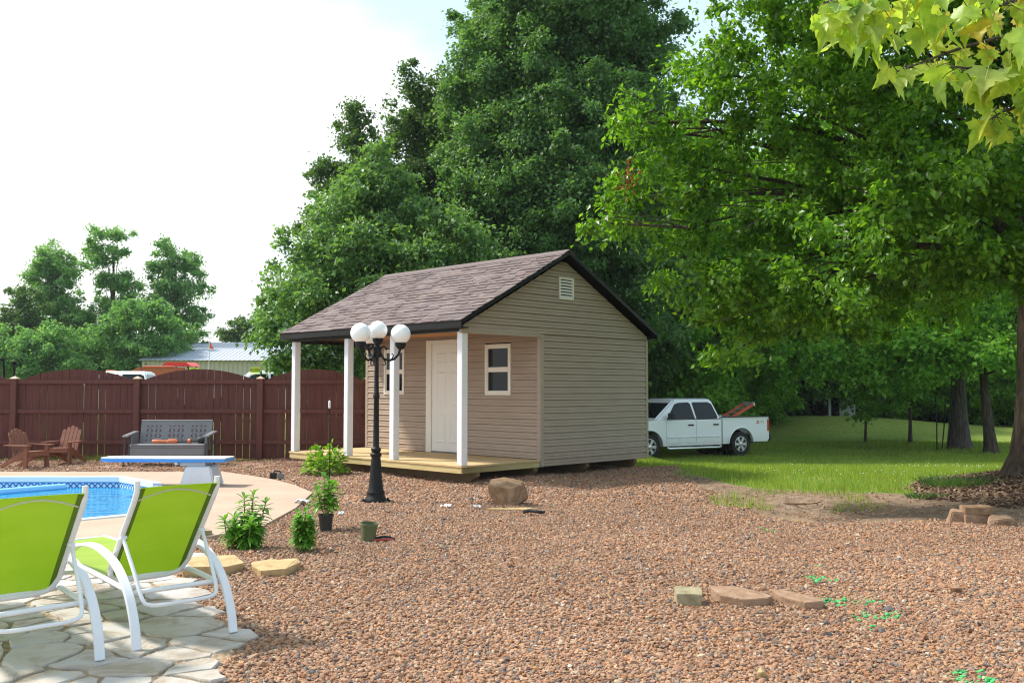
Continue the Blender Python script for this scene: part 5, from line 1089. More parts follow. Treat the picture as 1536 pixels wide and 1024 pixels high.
p = at(1207, 916, 0); slab('flat_stone', [(-.14, .07), (-.10, -.03), (.0, -.09), (.13, -.09), (.14, -.03), (.05, .07), (-.06, .09)], .055, M_redr, (p.x, p.y+.16, .015), 0, 'flat pinkish stone slab beside the bright green paint marks', seed=11, dy=1.9)
p = at(1472, 787, 0); zz = T(p.x, p.y)
hull('stone_block', [(x*.86, y, z*.86) for x, y, z in [(-.2, -.09, .12), (.2, -.08, .11), (.2, .1, .12), (-.2, .1, .12), (-.2, -.09, -.03), (.2, -.09, -.03), (.2, .1, -.03), (-.2, .1, -.03)]], M_redr, (p.x+.0, p.y+.1, zz), R(4), 'reddish stone block at the bottom of the little pile by the mulch', 'stone', None, .018, 12)
hull('stone_block', [(x*.86, y, z*.86) for x, y, z in [(-.18, -.08, .09), (.17, -.08, .10), (.19, .1, .11), (-.18, .1, .10), (-.18, -.08, .0), (.17, -.08, .0), (.17, .1, .0), (-.17, .1, .0)]], M_brk, (p.x-.0, p.y+.09, zz+.102), R(-5), 'brown stone block lying on top of the little pile by the mulch', 'stone', None, .018, 13)
p = at(1440, 786, 0); hull('stone', [(-.08, -.05, .12), (.06, -.06, .13), (.08, .08, .13), (-.04, .08, .15), (-.1, -.03, -.02), (.08, -.07, -.02), (.09, .08, -.02), (-.1, .08, -.02)], M_redr, (p.x, p.y+.06, T(p.x, p.y)), 0, 'small reddish upright stone at the left end of the stone pile', 'stone', None, .025, 14)
p = at(1509, 791, 0); hull('stone', [(-.16, 0, .04), (-.1, -.08, .08), (.08, -.09, .09), (.17, 0, .05), (.1, .1, .11), (-.1, .1, .11), (-.14, -.04, -.03), (.14, -.06, -.03), (.15, .08, -.03), (-.14, .08, -.03)], M_redr, (p.x, p.y+.06, T(p.x, p.y)), 0, 'rounded reddish stone at the right end of the stone pile', 'stone', None, .03, 15)
p = at(1435, 888, 0); hull('stone', [(-.05, 0, .02), (0, -.035, .03), (.05, 0, .025), (0, .04, .04), (-.04, .0, -.01), (.04, 0, -.01), (0, .03, -.01)], M_redr, (p.x, p.y, 0.01), 0, 'small lone brown stone on open gravel at the right of the photo', 'stone', None, .008, 16)
p = at(1142, 1020, 0); hull('stone', [(-.03, 0, .03), (0, -.025, .04), (.03, 0, .03), (0, .02, .06), (-.03, .0, -.01), (.03, 0, -.01), (0, .03, -.01)], M_tan, (p.x, p.y, 0.01), 0, 'small pale tan stone at the very bottom edge of the photo', 'stone', None, .006, 17)
# pots
M_pot = mat('green_pot_plastic', (.085, .11, .045), (.12, .14, .06), 6, .6); M_potb = mat('black_pot_plastic', (.02, .022, .018), (.03, .035, .025), 6, .5); M_soil = mat('potting_soil', (.03, .02, .014), (.06, .04, .03), 30, .95, bump=.5)
def pot(root, r0, r1, h, m_):
    mb = MB(); mb.lathe([(r0, 0), (r1*.96, h*.86), (r1*1.06, h*.86), (r1*1.06, h), (r1*.97, h), (r1*.93, h*.8), (r0*.9, .01), (0, .01)], 22); return mb.build('pot', m_, root, smooth=True)
p = at(551, 813, 0); pe = thing('plant_pot', 'empty green plastic plant pot standing alone on the gravel', 'plant pot', (p.x, p.y+.05, .012)); pe.rotation_euler = (R(3), R(5), 0); pot(pe, .068, .082, .17, M_pot)
mb = MB(); mb.lathe([(.0, .135), (.076, .135)], 16); mb.build('soil', M_soil, pe)
q = Vector((p.x+.15, p.y+.03, .022)); hp = thing('pruning_shears', 'black and red handled shears lying beside the empty green pot', 'shears', q, R(8))
mb = MB(); mb.tube(bez([(-.10, .02, .005), (-.02, .03, .02), (.06, .02, .02), (.11, .0, .0)], 5), .013, 8); mb.build('handle', M_bk, hp, smooth=True)
mb = MB(); mb.tube(bez([(-.10, -.02, .0), (.0, -.035, .004), (.09, -.02, .0)], 5), .012, 8); mb.build('handle', mat('handle_red', (.4, .05, .04), rough=.5), hp, smooth=True)
mb = MB(); mb.prism([(-.10, -.02), (-.2, .0), (-.10, .03)], lambda x, y: (x, y, .0), lambda x, y: (x, y, .006)); mb.build('blade', M_rim, hp)
p = at(415, 718, 0); o = thing('outlet_box', 'small black and grey electrical box on gravel beside the pool deck', 'electrical box', (p.x, p.y+.05, 0), R(15)); mb = MB(); mb.box((-.12, -.06, 0), (-.01, .05, .10)); mb.build('box', M_bk, o, bevel=.008); mb = MB(); mb.box((0, -.06, 0), (.11, .06, .085)); mb.build('cover', M_gl, o, bevel=.008); mb = MB(); mb.tube([(-.06, 0, .1), (-.05, .02, .13), (.04, .02, .12), (.06, 0, .08)], .012, 6); mb.build('conduit', M_bk, o, smooth=True)
p = at(494, 735, 0); ztop = atY(492, 606, p.y).z; o = thing('garden_stake', 'thin black garden stake with a small white top in front of the porch', 'garden stake', (p.x, p.y, 0)); mb = MB(); mb.tube([(0, 0, -.05), (.003, 0, .6), (-.01, 0, ztop)], .008, 8); mb.build('rod', M_blk, o, smooth=True); mb = MB(); mb.lathe([(.012, 0), (.018, .02), (.018, .10), (0, .12)], 10, (-.01, 0, ztop-.06)); mb.build('tip', M_white, o, smooth=True)
p = at(800, 771, 0); mb = MB(); mb.tube(bez([(-.12, 0, .015), (-.04, .02, .03), (.04, -.01, .025), (.10, .0, .012), (.13, .02, .02)], 5), [(.02 if i < 16 else .018) for i in range(21)], 7); o = mb.build('plastic_scrap', M_bk, loc=(p.x, p.y, .01), smooth=True); tag(o, 'twisted black plastic scrap on the gravel right of the boulder', 'scrap')
M_paper = mat('litter_white', (.75, .76, .78), rough=.6)
def litter(px, py, s, seed, label, m_=None):
    rr = random.Random(seed); p = at(px, py, 0); mb = MB(); k = 7
    vs = [(s*(i/k-.5)*1.6, s*(j/4-.5)*.9, .022+s*rr.random()*.45) for i in range(k+1) for j in range(5)]
    mb.add(vs, [(i*5+j, (i+1)*5+j, (i+1)*5+j+1, i*5+j+1) for i in range(k) for j in range(4)]); o = mb.build('litter_scrap', m_ or M_paper, loc=(p.x, p.y, 0), rot=(0, 0, rr.random()*3)); tag(o, label, 'litter')
litter(669, 762, .085, 1, 'crumpled white scrap on the gravel right of the lamp post base')
litter(716, 763, .07, 2, 'tiny white scrap on the gravel left of the boulder')
litter(455, 757, .13, 3, 'clear crumpled plastic sheet at the corner of the pool deck', mat('clear_plastic', (.55, .56, .56), rough=.2, spec=.7))
litter(512, 773, .07, 4, 'pale bluish plastic scrap beside the potted plant', mat('bluish_plastic', (.5, .58, .62), rough=.3))
p = at(1205, 755, -.05); mb = MB(); mb.tube(bez([(p.x-.25, p.y+.06, T(p.x, p.y)+.03), (p.x-.05, p.y-.03, T(p.x, p.y)+.03), (p.x+.15, p.y, T(p.x, p.y)+.035), (p.x+.28, p.y+.12, T(p.x, p.y)+.045)], 4), [.012]*6+[.008]*7, 6); o = mb.build('stick', mat('stick_bark', (.16, .09, .05), rough=.8), smooth=True); tag(o, 'thin brown stick lying on the bare dirt before the lawn', 'stick')
p = at(620, 745, 0)
# ================================================================== PLANTS
M_lily = leafmat('lily_leaf', [(.09, .25, .025), (.14, .34, .04), (.20, .43, .06), (.11, .29, .03)], .35, .35, .45)
M_stem = mat('green_stem', (.13, .22, .05), (.17, .24, .07), 8, .6)
def leafblade(mb, base, dirv, up, l, w_, droop, n=4):
    d = Vector(dirv).normalized(); side = d.cross(Vector(up)); 
    if side.length < 1e-4: side = Vector((1, 0, 0))
    side.normalize(); vs = []; 
    for i in range(n+1):
        t = i/n; ww = w_*math.sin(math.pi*min(1, (t*.92+.08)))**.8*(1 if i < n else .05); c = Vector(base)+d*l*t+Vector((0, 0, -droop*l*t*t)); cr = side.cross(d).normalized()*(ww*.35)
        vs += [c-side*ww+cr, c, c+side*ww+cr]
    fs = []
    for i in range(n):
        for j in range(2): fs.append((3*i+j, 3*i+j+1, 3*i+j+4, 3*i+j+3))
    mb.add(vs, fs)
def lily(name, label, loc, stems, seed, ls=.135, lw=.019, root=None, z0=0, nl=46):
    rr = random.Random(seed); t_ = root or thing(name, label, 'plant', loc, 0, None); lf = MB(); st = MB()
    for (dx, dy, h, lx, ly) in stems:
        top = Vector((dx+lx, dy+ly, z0+h)); b0 = Vector((dx*.5, dy*.5, z0)); st.tube([b0, (b0+top)/2+Vector((dx*.2, dy*.2, 0)), top], [.007, .006, .004], 6)
        for k in range(nl):
            t = .22+.78*(k+rr.random())/nl; q = b0+(top-b0)*t; a = k*2.4+rr.random(); el = (-.15+.5*t+rr.uniform(-.2, .25)) if t < .93 else rr.uniform(.6, 1.1)
            d = Vector((math.cos(a)*math.cos(el), math.sin(a)*math.cos(el), math.sin(el))); leafblade(lf, q, d, (0, 0, 1), ls*rr.uniform(.7, 1.15)*(1.15-.35*t), lw*rr.uniform(.8, 1.2), rr.uniform(.15, .55))
    st.build('stem', M_stem, t_, smooth=True); lf.build('foliage', M_lily, t_, smooth=True, ang=80); return t_
rr = random.Random(3)
ring = lambda n, r, h0, h1: [(r*math.cos(i*2.4)*math.sqrt((i+.5)/n), r*math.sin(i*2.4)*math.sqrt((i+.5)/n), rr.uniform(h0, h1), rr.uniform(-.03, .03), rr.uniform(-.03, .03)) for i in range(n)]
p = at(363, 826, 0); lily('lily_plant', 'large leafy green lily clump beside the pool deck, tallest stem at back', (p.x, p.y+.1, 0), ring(13, .17, .2, .31)+[(.02, .09, .52, .02, .03), (-.02, .10, .47, -.03, .02), (.07, .08, .43, .10, .0)], 4)
p = at(452, 828, 0); lily('lily_plant', 'upright leafy green lily clump standing on gravel between other plants', (p.x, p.y+.07, 0), ring(9, .10, .2, .36), 5, .10)
p = at(487, 797, 0); pt_ = thing('potted_plant', 'young leafy green plant in a dark pot near the lamp post', 'potted plant', (p.x, p.y+.06, .012)); pot(pt_, .062, .078, .16, M_potb); mb = MB(); mb.lathe([(0, .14), (.072, .14)], 16); mb.build('soil', M_soil, pt_)
lily('', '', None, [(.02, .0, .36, .01, .0), (-.02, .02, .40, -.0, .0), (.0, -.02, .33, .07, -.01), (-.03, -.01, .27, -.06, 0), (.03, .02, .30, .05, .05)], 6, .16, .027, pt_, .14, 20)
M_hyd = leafmat('hydrangea_leaf', [(.12, .30, .02), (.19, .40, .035), (.30, .46, .05), (.15, .34, .03)], .35, .4, .4)
p = at(484, 713, 0); hy = thing('hydrangea_shrub', 'bushy bright green shrub with broad leaves before the porch deck', 'shrub', (p.x, p.y+.2, 0)); lf = MB(); st = MB(); rr = random.Random(9)
for k in range(330):
    a = rr.random()*6.283; el = math.asin(rr.uniform(.02, 1)); rad = rr.uniform(.6, 1); dv = Vector((math.cos(a)*math.cos(el), math.sin(a)*math.cos(el), math.sin(el))); q = Vector((dv.x*.37*rad, dv.y*.34*rad, .05+dv.z*.47*rad*(.85+.3*math.sin(a*2+1))))
    leafblade(lf, q, dv+Vector((rr.uniform(-.6, .6), rr.uniform(-.6, .6), rr.uniform(-.3, .5))), (0, 0, 1), rr.uniform(.09, .15), rr.uniform(.03, .045), .4)
    if k % 14 == 0: st.tube([(0, 0, 0), q*.5, q], .006, 5)
st.build('stem', M_stem, hy); lf.build('foliage', M_hyd, hy, smooth=True, ang=80)
def tuft(px, py, s, n, seed, label, m_):
    rr = random.Random(seed); p = at(px, py, -.05); z = T(p.x, p.y); mb = MB()
    for k in range(n):
        a = rr.random()*6.283; r_ = s*math.sqrt(rr.random()); b0 = Vector((r_*math.cos(a)*1.3, r_*math.sin(a)*.7, 0)); leafblade(mb, b0, (math.cos(a)*.6+rr.uniform(-.4, .4), math.sin(a)*.6+rr.uniform(-.4, .4), 1.0), (0, 1, 0), s*rr.uniform(.35, .75), .005, .3, 3)
    o = mb.build('grass_tuft', m_, loc=(p.x, p.y, z-.01)); tag(o, label, 'grass tuft')
M_tuft = leafmat('dark_tuft', [(.05, .13, .03), (.08, .17, .045), (.11, .2, .06)], .3)
tuft(1440, 742, .42, 420, 1, 'dark bluish green grass clump at the lawn edge near the big trunk', M_tuft)
tuft(1390, 752, .20, 170, 2, 'small dark grass clump on the bare dirt left of the larger clump', M_tuft)
# ================================================================== TREES
M_bark = None
def barkmat(name, a, b_, c, sc=5):
    m, t, b = nodes(name); co = N(t, 'ShaderNodeTexCoord').outputs['Object']; mpn = N(t, 'ShaderNodeMapping', {'Vector': co, 'Scale': (1, 1, .18)}).outputs[0]
    n1 = N(t, 'ShaderNodeTexNoise', {'Vector': mpn, 'Scale': sc*3.2, 'Detail': 8, 'Roughness': .65, 'Distortion': .6}).outputs[0]
    t.links.new(ramp(t, n1, [(.32, a), (.5, b_), (.68, c)]), b.inputs['Base Color']); b.inputs['Roughness'].default_value = .9; b.inputs['Specular IOR Level'].default_value = .15
    t.links.new(N(t, 'ShaderNodeBump', {'Height': n1, 'Strength': 1.0, 'Distance': .06}).outputs[0], b.inputs['Normal']); return m
M_bark = barkmat('bark_grey_brown', (.035, .026, .02), (.085, .065, .05), (.15, .12, .095)); M_bark2 = barkmat('bark_pale', (.045, .038, .032), (.10, .085, .075), (.19, .165, .15))
def leafquads(pos, out, r, l, wr=.33, droop=.5, fold=.25):
    n = len(pos); a = out*.55+r.normal(size=(n, 3))*.55; a[:, 2] -= droop*r.random(n); a /= np.linalg.norm(a, axis=1)[:, None]+1e-9
    up = np.array([[0, 0, 1.0]])+r.normal(size=(n, 3))*.55+out*.35; sd = np.cross(a, up); sd /= np.linalg.norm(sd, axis=1)[:, None]+1e-9; nn = np.cross(sd, a)
    L_ = (l*(.65+.7*r.random(n)))[:, None]; W = L_*wr*(.8+.4*r.random((n, 1)))
    p0 = pos-a*L_*.5; p2 = pos+a*L_*.5; m_ = pos-a*L_*.08; f = nn*W*fold
    return np.stack([p0, m_+sd*W+f, p2, m_-sd*W+f], 1).reshape(-1, 3)
def crown_mesh(name, blobs, dens, lpc, l, rc, m_, parent, seed, flat=.55, wr=.33, droop=.5, hollow=2.6, cull=None, org=None):
    r = np.random.default_rng(seed); P = []; O = []; CL = []
    org = np.array(org if org is not None else (0, 0, 0), float)
    for (x, y, z, rx, ry, rz) in blobs:
        nc = max(3, int(dens*(rx*ry*rz)**(2/3)*4)); d = r.normal(size=(nc, 3)); d /= np.linalg.norm(d, axis=1)[:, None]
        rad = r.random(nc)**(1/hollow); c = np.array([x, y, z])+d*rad[:, None]*np.array([rx, ry, rz])
        k_ = r.random(nc) < .22; c = np.where(k_[:, None], np.array([x, y, z])+d*np.array([rx, ry, rz])*(1.05+.4*r.random((nc, 1))), c)
        CL.append(c); n = lpc; sz = rc*(.55+.8*r.random(nc))*np.where(k_, .7, 1)
        g = r.normal(size=(nc, n, 3)); g *= .42
        q = c[:, None, :]+g*sz[:, None, None]*np.array([1, 1, flat]); o = g*.7+d[:, None, :]*.5
        P.append(q.reshape(-1, 3)); O.append(o.reshape(-1, 3))
    P = np.concatenate(P); O = np.concatenate(O); CL = np.concatenate(CL)
    if cull is not None: k = cull(P, r); P = P[k]; O = O[k]
    V = leafquads(P-org, O, r, l, wr, droop); F = np.arange(len(V)).reshape(-1, 4)
    return fast_mesh(name, V, F, m_, parent, smooth=False), CL
def trunk_mesh(name, base, top, r0, r1, blobs, CL, m_, parent, seed, org, flare=1.5, bend=.15, twigs=60, limb_lo=.3, limb_r=.4):
    rr = random.Random(seed); mb = MB(); B = Vector(base); Tp = Vector(top); O = Vector(org); n = 10; path = []; rad = []
    for i in range(n+1):
        t = i/n; w_ = math.sin(t*5+seed)*bend*t; path.append(B+(Tp-B)*t+Vector((w_, w_*.6, 0))-O); rad.append((r0+(r1-r0)*t**.8)*(1+(flare-1)*max(0, 1-t*n/1.6)**2))
    path = [path[0]-Vector((0, 0, .3)), path[0], path[0]+(path[1]-path[0])*.35]+path[1:]; rad = [rad[0]*1.25, rad[0], r0*(1+(flare-1)*.35)]+rad[1:]
    mb.tube(path, rad, 16); H = (Tp-B).length
    for (x, y, z, rx, ry, rz) in blobs:
        c = Vector((x, y, z)); hz = (z-B.z)/max(.1, H); t = min(.97, max(limb_lo, hz*.72-.04+rr.uniform(-.04, .04))); s = B+(Tp-B)*t; w_ = math.sin(t*5+seed)*bend*t; s = s+Vector((w_, w_*.6, 0))
        rs_ = (r0+(r1-r0)*t**.8)*limb_r*rr.uniform(.7, 1); m1 = s+(c-s)*.5+Vector((rr.uniform(-.2, .2), rr.uniform(-.2, .2), .12*(c-s).length*rr.uniform(0, 1)))
        pth = bez([s-O, m1-O, c-O], 5); mb.tube(pth, [rs_*(1-.75*i/(len(pth)-1)) for i in range(len(pth))], 7)
        for k in range(4):
            e = c+Vector((rr.uniform(-1, 1)*rx, rr.uniform(-1, 1)*ry, rr.uniform(-.7, .9)*rz)); s2 = m1+(c-m1)*rr.uniform(.2, .9); mb.tube(bez([s2-O, (s2+e)/2+Vector((0, 0, rr.uniform(-.1, .2)))-O, e-O], 3), [rs_*.28*(1-.8*i/6) for i in range(7)], 5)
    return mb.build(name, m_, parent, smooth=True)
def B_(px, py, Yd, rx, rz, ry=None): q = atY(px, py, Yd); return (q.x, q.y, q.z, rx, ry or rx, rz)
# ---- the big maple on the right
ML = leafmat('maple_leaf', [(.05, .14, .010), (.08, .20, .014), (.11, .25, .02), (.18, .33, .03), (.06, .16, .012), (.10, .22, .016)], .55, .36, .5, 1.12)
tp = (TREE[0], TREE[1], T(*TREE)); mt = thing('maple_tree', 'large spreading maple with thick dark trunk at the right edge of the photo', 'tree', tp)
mbl = [B_(*a) for a in [(985, 195, 13, .75, .55), (1085, 110, 13.5, .8, .6), (955, 300, 12.6, .6, .5), (1050, 250, 13, .9, .6), (1050, 335, 12.6, .75, .5), (1160, 50, 13, 1.1, .8), (1130, 150, 13, 1.0, .55), (1220, 170, 12.4, 1.1, .6), (1150, 230, 13.6, 1.1, .45), (1180, 330, 12.5, 1.1, .5), (1080, 405, 12.6, .95, .55), (1085, 465, 12.6, .6, .4), (1150, 460, 12.6, 1.0, .5), (1220, 420, 12, .9, .45),
   (1300, 110, 12.6, 1.2, .7), (1300, 240, 12.2, 1.1, .5), (1330, 330, 11.6, 1.1, .45), (1290, 420, 11.6, .9, .4), (1400, 180, 12, 1.2, .7), (1420, 290, 11.2, 1.1, .5), (1400, 395, 11.4, 1.1, .45), (1480, 415, 11.8, 1.0, .35), (1500, 250, 11.5, 1.2, .8), (1540, 100, 12.5, 1.4, 1.0), (1560, 350, 11.6, 1.1, .6),
   (1300, -20, 13, 1.6, .9), (1180, -40, 13.6, 1.3, .7), (1450, -30, 13.5, 1.8, 1.0), (1420, 90, 13, 1.3, .7), (930, 185, 12.8, .35, .28), (915, 335, 12.3, .30, .16), (1235, 470, 12.4, .7, .25), (1110, 520, 12.8, .45, .25),
   (1250, 60, 15.5, 1.5, .9), (1380, 150, 16, 1.6, 1.0), (1250, 250, 15.5, 1.4, .7), (1400, 320, 16, 1.6, .8), (1150, 300, 15, 1.2, .6), (1500, 200, 16.5, 1.8, 1.2), (1330, 430, 15, 1.3, .6), (1500, 400, 16, 1.5, .8),
   (1640, 60, 12.5, 1.6, 1.2), (1680, 250, 12.5, 1.6, 1.0), (1640, 400, 12, 1.3, .6), (1750, 120, 14.5, 2, 1.4), (1780, 330, 15, 1.8, 1.0), (1150, -170, 10.5, 1.4, .7), (1330, -220, 9.8, 1.5, .7), (1520, -180, 10, 1.5, .7), (1230, -330, 10.8, 1.6, .8), (1040, -130, 11.6, 1.0, .6), (1680, -120, 9.6, 1.5, .8), (1420, -380, 11, 1.8, .9), (1560, -120, 14.5, 2.2, 1.2), (1350, -140, 14.5, 2, 1.0)]]  # includes unseen crown above the frame, added to shade the leaves below
cr, CL = crown_mesh('crown', mbl, 8, 100, .088, .30, ML, mt, 21, .75, .34, .9, 1.9, None, tp)
trunk_mesh('trunk', tp, (TREE[0]+.1, TREE[1], 7.5), .36, .14, mbl, CL, M_bark, mt, 3, tp, 1.5, .08, limb_lo=.44, limb_r=.27)
# reddish dead leaf sprays in the maple
rl_ = np.random.default_rng(3); q = np.array(atY(944, 268, 12.2)); P = q+rl_.normal(size=(60, 3))*np.array([.06, .06, .12]); V = leafquads(P-np.array(tp), rl_.normal(size=(60, 3))*.3, rl_, .07, .3, 1.0)
fast_mesh('dead_leaves', V, np.arange(len(V)).reshape(-1, 4), mat('dead_leaf', (.45, .17, .04), (.28, .10, .03), 30, .8), mt)
# ---- overhanging bough with large leaves, close to the viewer (rooted in a tree outside the photo)
MB_L = leafmat('bough_leaf', [(.32, .47, .08), (.40, .55, .10), (.28, .43, .09), (.46, .55, .12), (.36, .48, .16), (.20, .36, .05), (.52, .42, .08)], .55, .4, .35)
bt = thing('overhanging_bough', 'pale green broad maple leaves on thin twigs hanging in at the top right', 'branch', (2.6, 3.4, 3.2))
bo = Vector((2.6, 3.4, 3.2)); rr = random.Random(12)
leafo = [(0, -.02), (.16, -.06), (.34, .04), (.46, .02), (.40, .16), (.60, .34), (.44, .38), (.40, .46), (.24, .42), (.26, .62), (.14, .72), (.0, 1.0)]; leafo = leafo+[(-x, y) for x, y in leafo[-2:0:-1]]
lm = MB(); tw = MB()
def mleaf(p, d, nrm, s):
    d = d.normalized(); sd = d.cross(nrm).normalized(); nn_ = sd.cross(d); cu = rr.uniform(-.7, .35); vs = [p+d*(.32*s)-nn_*(.05*s)]
    for x, y in leafo: vs.append(p+sd*(x*s)+d*(y*s)+nn_*(abs(x)*.22*s+math.sin(y*3+x*4)*.05*s-.12*s*y*y))
    n = len(leafo); lm.add([v if k_ == 0 else v+nn_*(cu*((v-p).dot(d)/s)**2*s)+sd*(.10*cu*((v-p).dot(d))) for k_, v in enumerate(vs)], [(0, 1+i, 1+(i+1) % n) for i in range(n)]); lm.tube([p-d*(.22*s)+nn_*.002, p+nn_*.002, p+d*(.45*s)-nn_*(.02*s)], [.0011, .0011, .0007], 4, True, 1)
def spray(pts, nl, s0, spread, Yd, seed):
    rr = random.Random(seed); W = [atY(px, py, Yd+dy) for px, py, dy in pts]; pth = bez(W, 6); n = len(pth); tw.tube([p-bo for p in pth], [.009*(1-.8*i/(n-1))+.0012 for i in range(n)], 6)
    for k in range(nl):
        t = (k+rr.random())/nl; i = min(n-2, int(t*(n-1))); b0 = pth[i]+(pth[i+1]-pth[i])*rr.random(); off_ = Vector((rr.uniform(-1, 1)*spread, rr.uniform(-1, 1)*spread*1.3, rr.uniform(-.9, .25)*spread)); e = b0+off_
        tw.tube([b0-bo, (b0+e)/2-bo+Vector((0, 0, .012)), e-bo], [.0022, .0016, .0014], 4); mleaf(e-bo, Vector((rr.uniform(-.7, .5), rr.uniform(-.6, .3), rr.uniform(-1.1, -.35))), Vector((rr.uniform(-.6, .6), rr.uniform(-1.0, .3), rr.uniform(.2, 1.0))), s0*rr.uniform(.65, 1.25))
spray([(1700, -40, .3), (1560, -10, .2), (1440, 25, .1), (1340, 25, 0), (1255, 40, -.1)], 74, .10, .085, 3.5, 1)
spray([(1650, -90, .2), (1500, -50, .1), (1380, -10, .0), (1280, -5, -.1), (1235, 5, -.1)], 66, .10, .08, 3.4, 2)
spray([(1680, 10, .3), (1560, 40, .2), (1450, 70, .1), (1380, 95, 0), (1345, 108, 0)], 26, .09, .055, 3.6, 3)
spray([(1700, 60, .1), (1600, 90, .1), (1530, 110, 0), (1470, 105, 0), (1430, 100, -.1)], 34, .10, .06, 3.3, 4)
spray([(1720, 80, .2), (1620, 110, .1), (1560, 150, 0), (1510, 165, 0), (1485, 180, 0)], 38, .095, .07, 3.4, 5)
spray([(1700, 0, .1), (1620, 20, 0), (1560, 60, 0), (1520, 80, 0)], 34, .10, .08, 3.2, 6)
tw.tube([atY(2100, -300, 3.9)-bo, atY(1800, -60, 3.8)-bo, atY(1700, -20, 3.8)-bo], [.03, .02, .012], 8)
tw.build('twigs', M_bark2, bt, smooth=True); lm.build('foliage', [MB_L, mat('leaf_stem_pale', (.38, .42, .14))], bt, smooth=True, ang=80)
# ---- tall tree behind the shed and its neighbours
MG1 = leafmat('tall_leaf', [(.06, .14, .052), (.085, .18, .064), (.11, .22, .076), (.07, .155, .057), (.15, .265, .09)], .45, .45, .4, 1.18)
MG2 = leafmat('dark_leaf', [(.04, .085, .032), (.06, .12, .04), (.08, .145, .048), (.05, .10, .035)], .4, .5, .3, 1.4)
MG3 = leafmat('oak_leaf', [(.075, .155, .058), (.10, .195, .068), (.13, .235, .08), (.085, .165, .06)], .45, .42, .5, 1.35)
MGd = leafmat('wood_leaf', [(.06, .14, .018), (.09, .19, .025), (.12, .24, .032), (.07, .16, .02), (.16, .28, .045)], .5, .5, .35, 1.95)
def tree(label, bx_, by_, blobs, top, r0, r1, m_, seed, dens, lpc, l, rc, bark=M_bark, group=None, name='tree', flat=.75, hollow=2.2, wr=.36, limb_lo=.3):
    z = T(bx_, by_); o = (bx_, by_, z); t_ = thing(name, label, 'tree', o, 0, group); cr, CL = crown_mesh('crown', blobs, dens, lpc, l, rc, m_, t_, seed, flat, wr, .5, hollow, None, o)
    trunk_mesh('trunk', o, top, r0, r1, blobs, CL, bark, t_, seed, o, limb_lo=limb_lo); return t_
q = atY(866, 500, 30)
bl = [B_(*a) for a in [(870, -80, 30, 2.8, 2.0), (850, 40, 30, 2.6, 1.6), (780, 40, 29.5, 1.2, .9), (780, 110, 29, 1.6, 1.1), (920, 60, 30, 1.6, 1.5), (720, 130, 29, 1.0, .8), (805, 200, 28.2, 1.8, 1.1), (890, 170, 28.5, 1.9, 1.3), (950, 170, 30, 1.2, 1.2), (725, 230, 28.6, 1.2, .9), (760, 290, 28, 1.5, 1.0), (850, 290, 27.6, 1.9, 1.1), (935, 270, 29, 1.5, 1.4), (730, 350, 28.2, 1.3, .9), (810, 380, 27.6, 1.7, .9), (900, 370, 28.2, 1.7, 1.1), (965, 380, 29, 1.3, 1.3), (940, 470, 28.6, 1.3, 1.1), (990, 520, 33.5, 1.2, 1.3), (860, 450, 29, 2.0, 1.2), (740, 430, 29, 1.5, 1.0),
   (850, 100, 33, 3, 2.5), (850, 260, 33, 3.4, 2.6), (860, 420, 33, 3.2, 2.2), (690, 170, 30, .7, .6)]]
tree('tallest bright green tree, towering directly behind the shed roof', q.x, 30.2, bl, (q.x+.3, 30.2, 15), .42, .12, MG1, 31, 15, 200, .115, .52, name='tall_tree')
q = atY(640, 500, 33)
bl = [B_(*a) for a in [(632, 140, 32, .8, .9), (625, 200, 32, 1.0, .9), (650, 250, 31.5, 1.3, 1.0), (680, 200, 33, 1.3, 1.2), (620, 290, 31.5, 1.2, .9), (670, 330, 31.5, 1.4, 1.0), (620, 370, 32, 1.4, 1.1), (690, 420, 32, 1.4, 1.1), (640, 450, 33, 2.0, 1.3), (680, 280, 34, 1.6, 1.4)]]
tree('dark narrow tree left of the tallest tree, its top rising above the oak', q.x, 32.5, bl, (q.x, 32.5, 11), .28, .08, MG2, 32, 13, 120, .115, .42, name='dark_tree')
q = atY(545, 500, 34)
bl = [B_(*a) for a in [(528, 175, 34, .55, .55), (535, 215, 34, .8, .7), (560, 250, 34, 1.0, .9), (500, 265, 34, .7, .5), (480, 250, 34, .4, .4), (540, 310, 34, 1.4, 1.1), (570, 380, 34, 1.6, 1.2), (500, 350, 34, 1.2, 1.0), (500, 430, 34, 1.5, 1.1), (570, 470, 34, 1.6, 1.2)]]
tree('dark slender tree with a lone bushy top, farthest left of those behind the shed', q.x, 34, bl, (q.x-.3, 34, 9.5), .24, .06, MG2, 33, 13, 110, .115, .40, name='dark_tree')
q = atY(560, 560, 25)
bl = [B_(*a) for a in [(565, 235, 25, .35, .4), (560, 280, 25, .7, .6), (520, 310, 25, .8, .55), (600, 300, 25, .7, .5), (640, 330, 24.8, .6, .4), (480, 370, 24.6, .8, .5), (545, 370, 24.2, 1.0, .6), (620, 380, 24.2, .9, .5), (690, 345, 24.4, .6, .3), (715, 380, 24.4, .5, .25), (450, 430, 24.4, .8, .5), (510, 440, 24, 1.0, .55), (590, 440, 24, 1.0, .5), (660, 420, 24, .8, .4), (430, 490, 24, .7, .4), (400, 470, 24.4, .3, .25), (480, 510, 23.8, .9, .45), (540, 510, 24, .9, .5), (440, 540, 23.8, .6, .35), (500, 560, 24, .9, .5), (560, 330, 26.5, 1.3, 1.0), (500, 430, 26.5, 1.6, 1.0), (600, 450, 26.5, 1.6, 1.0), (385, 500, 24, .2, .2)]]
tree('light green oak with open spreading branches behind the left end of the shed', q.x, 25.3, bl, (q.x, 25.3, 6.5), .2, .05, MG3, 34, 15, 85, .13, .42, name='oak_tree', wr=.30)
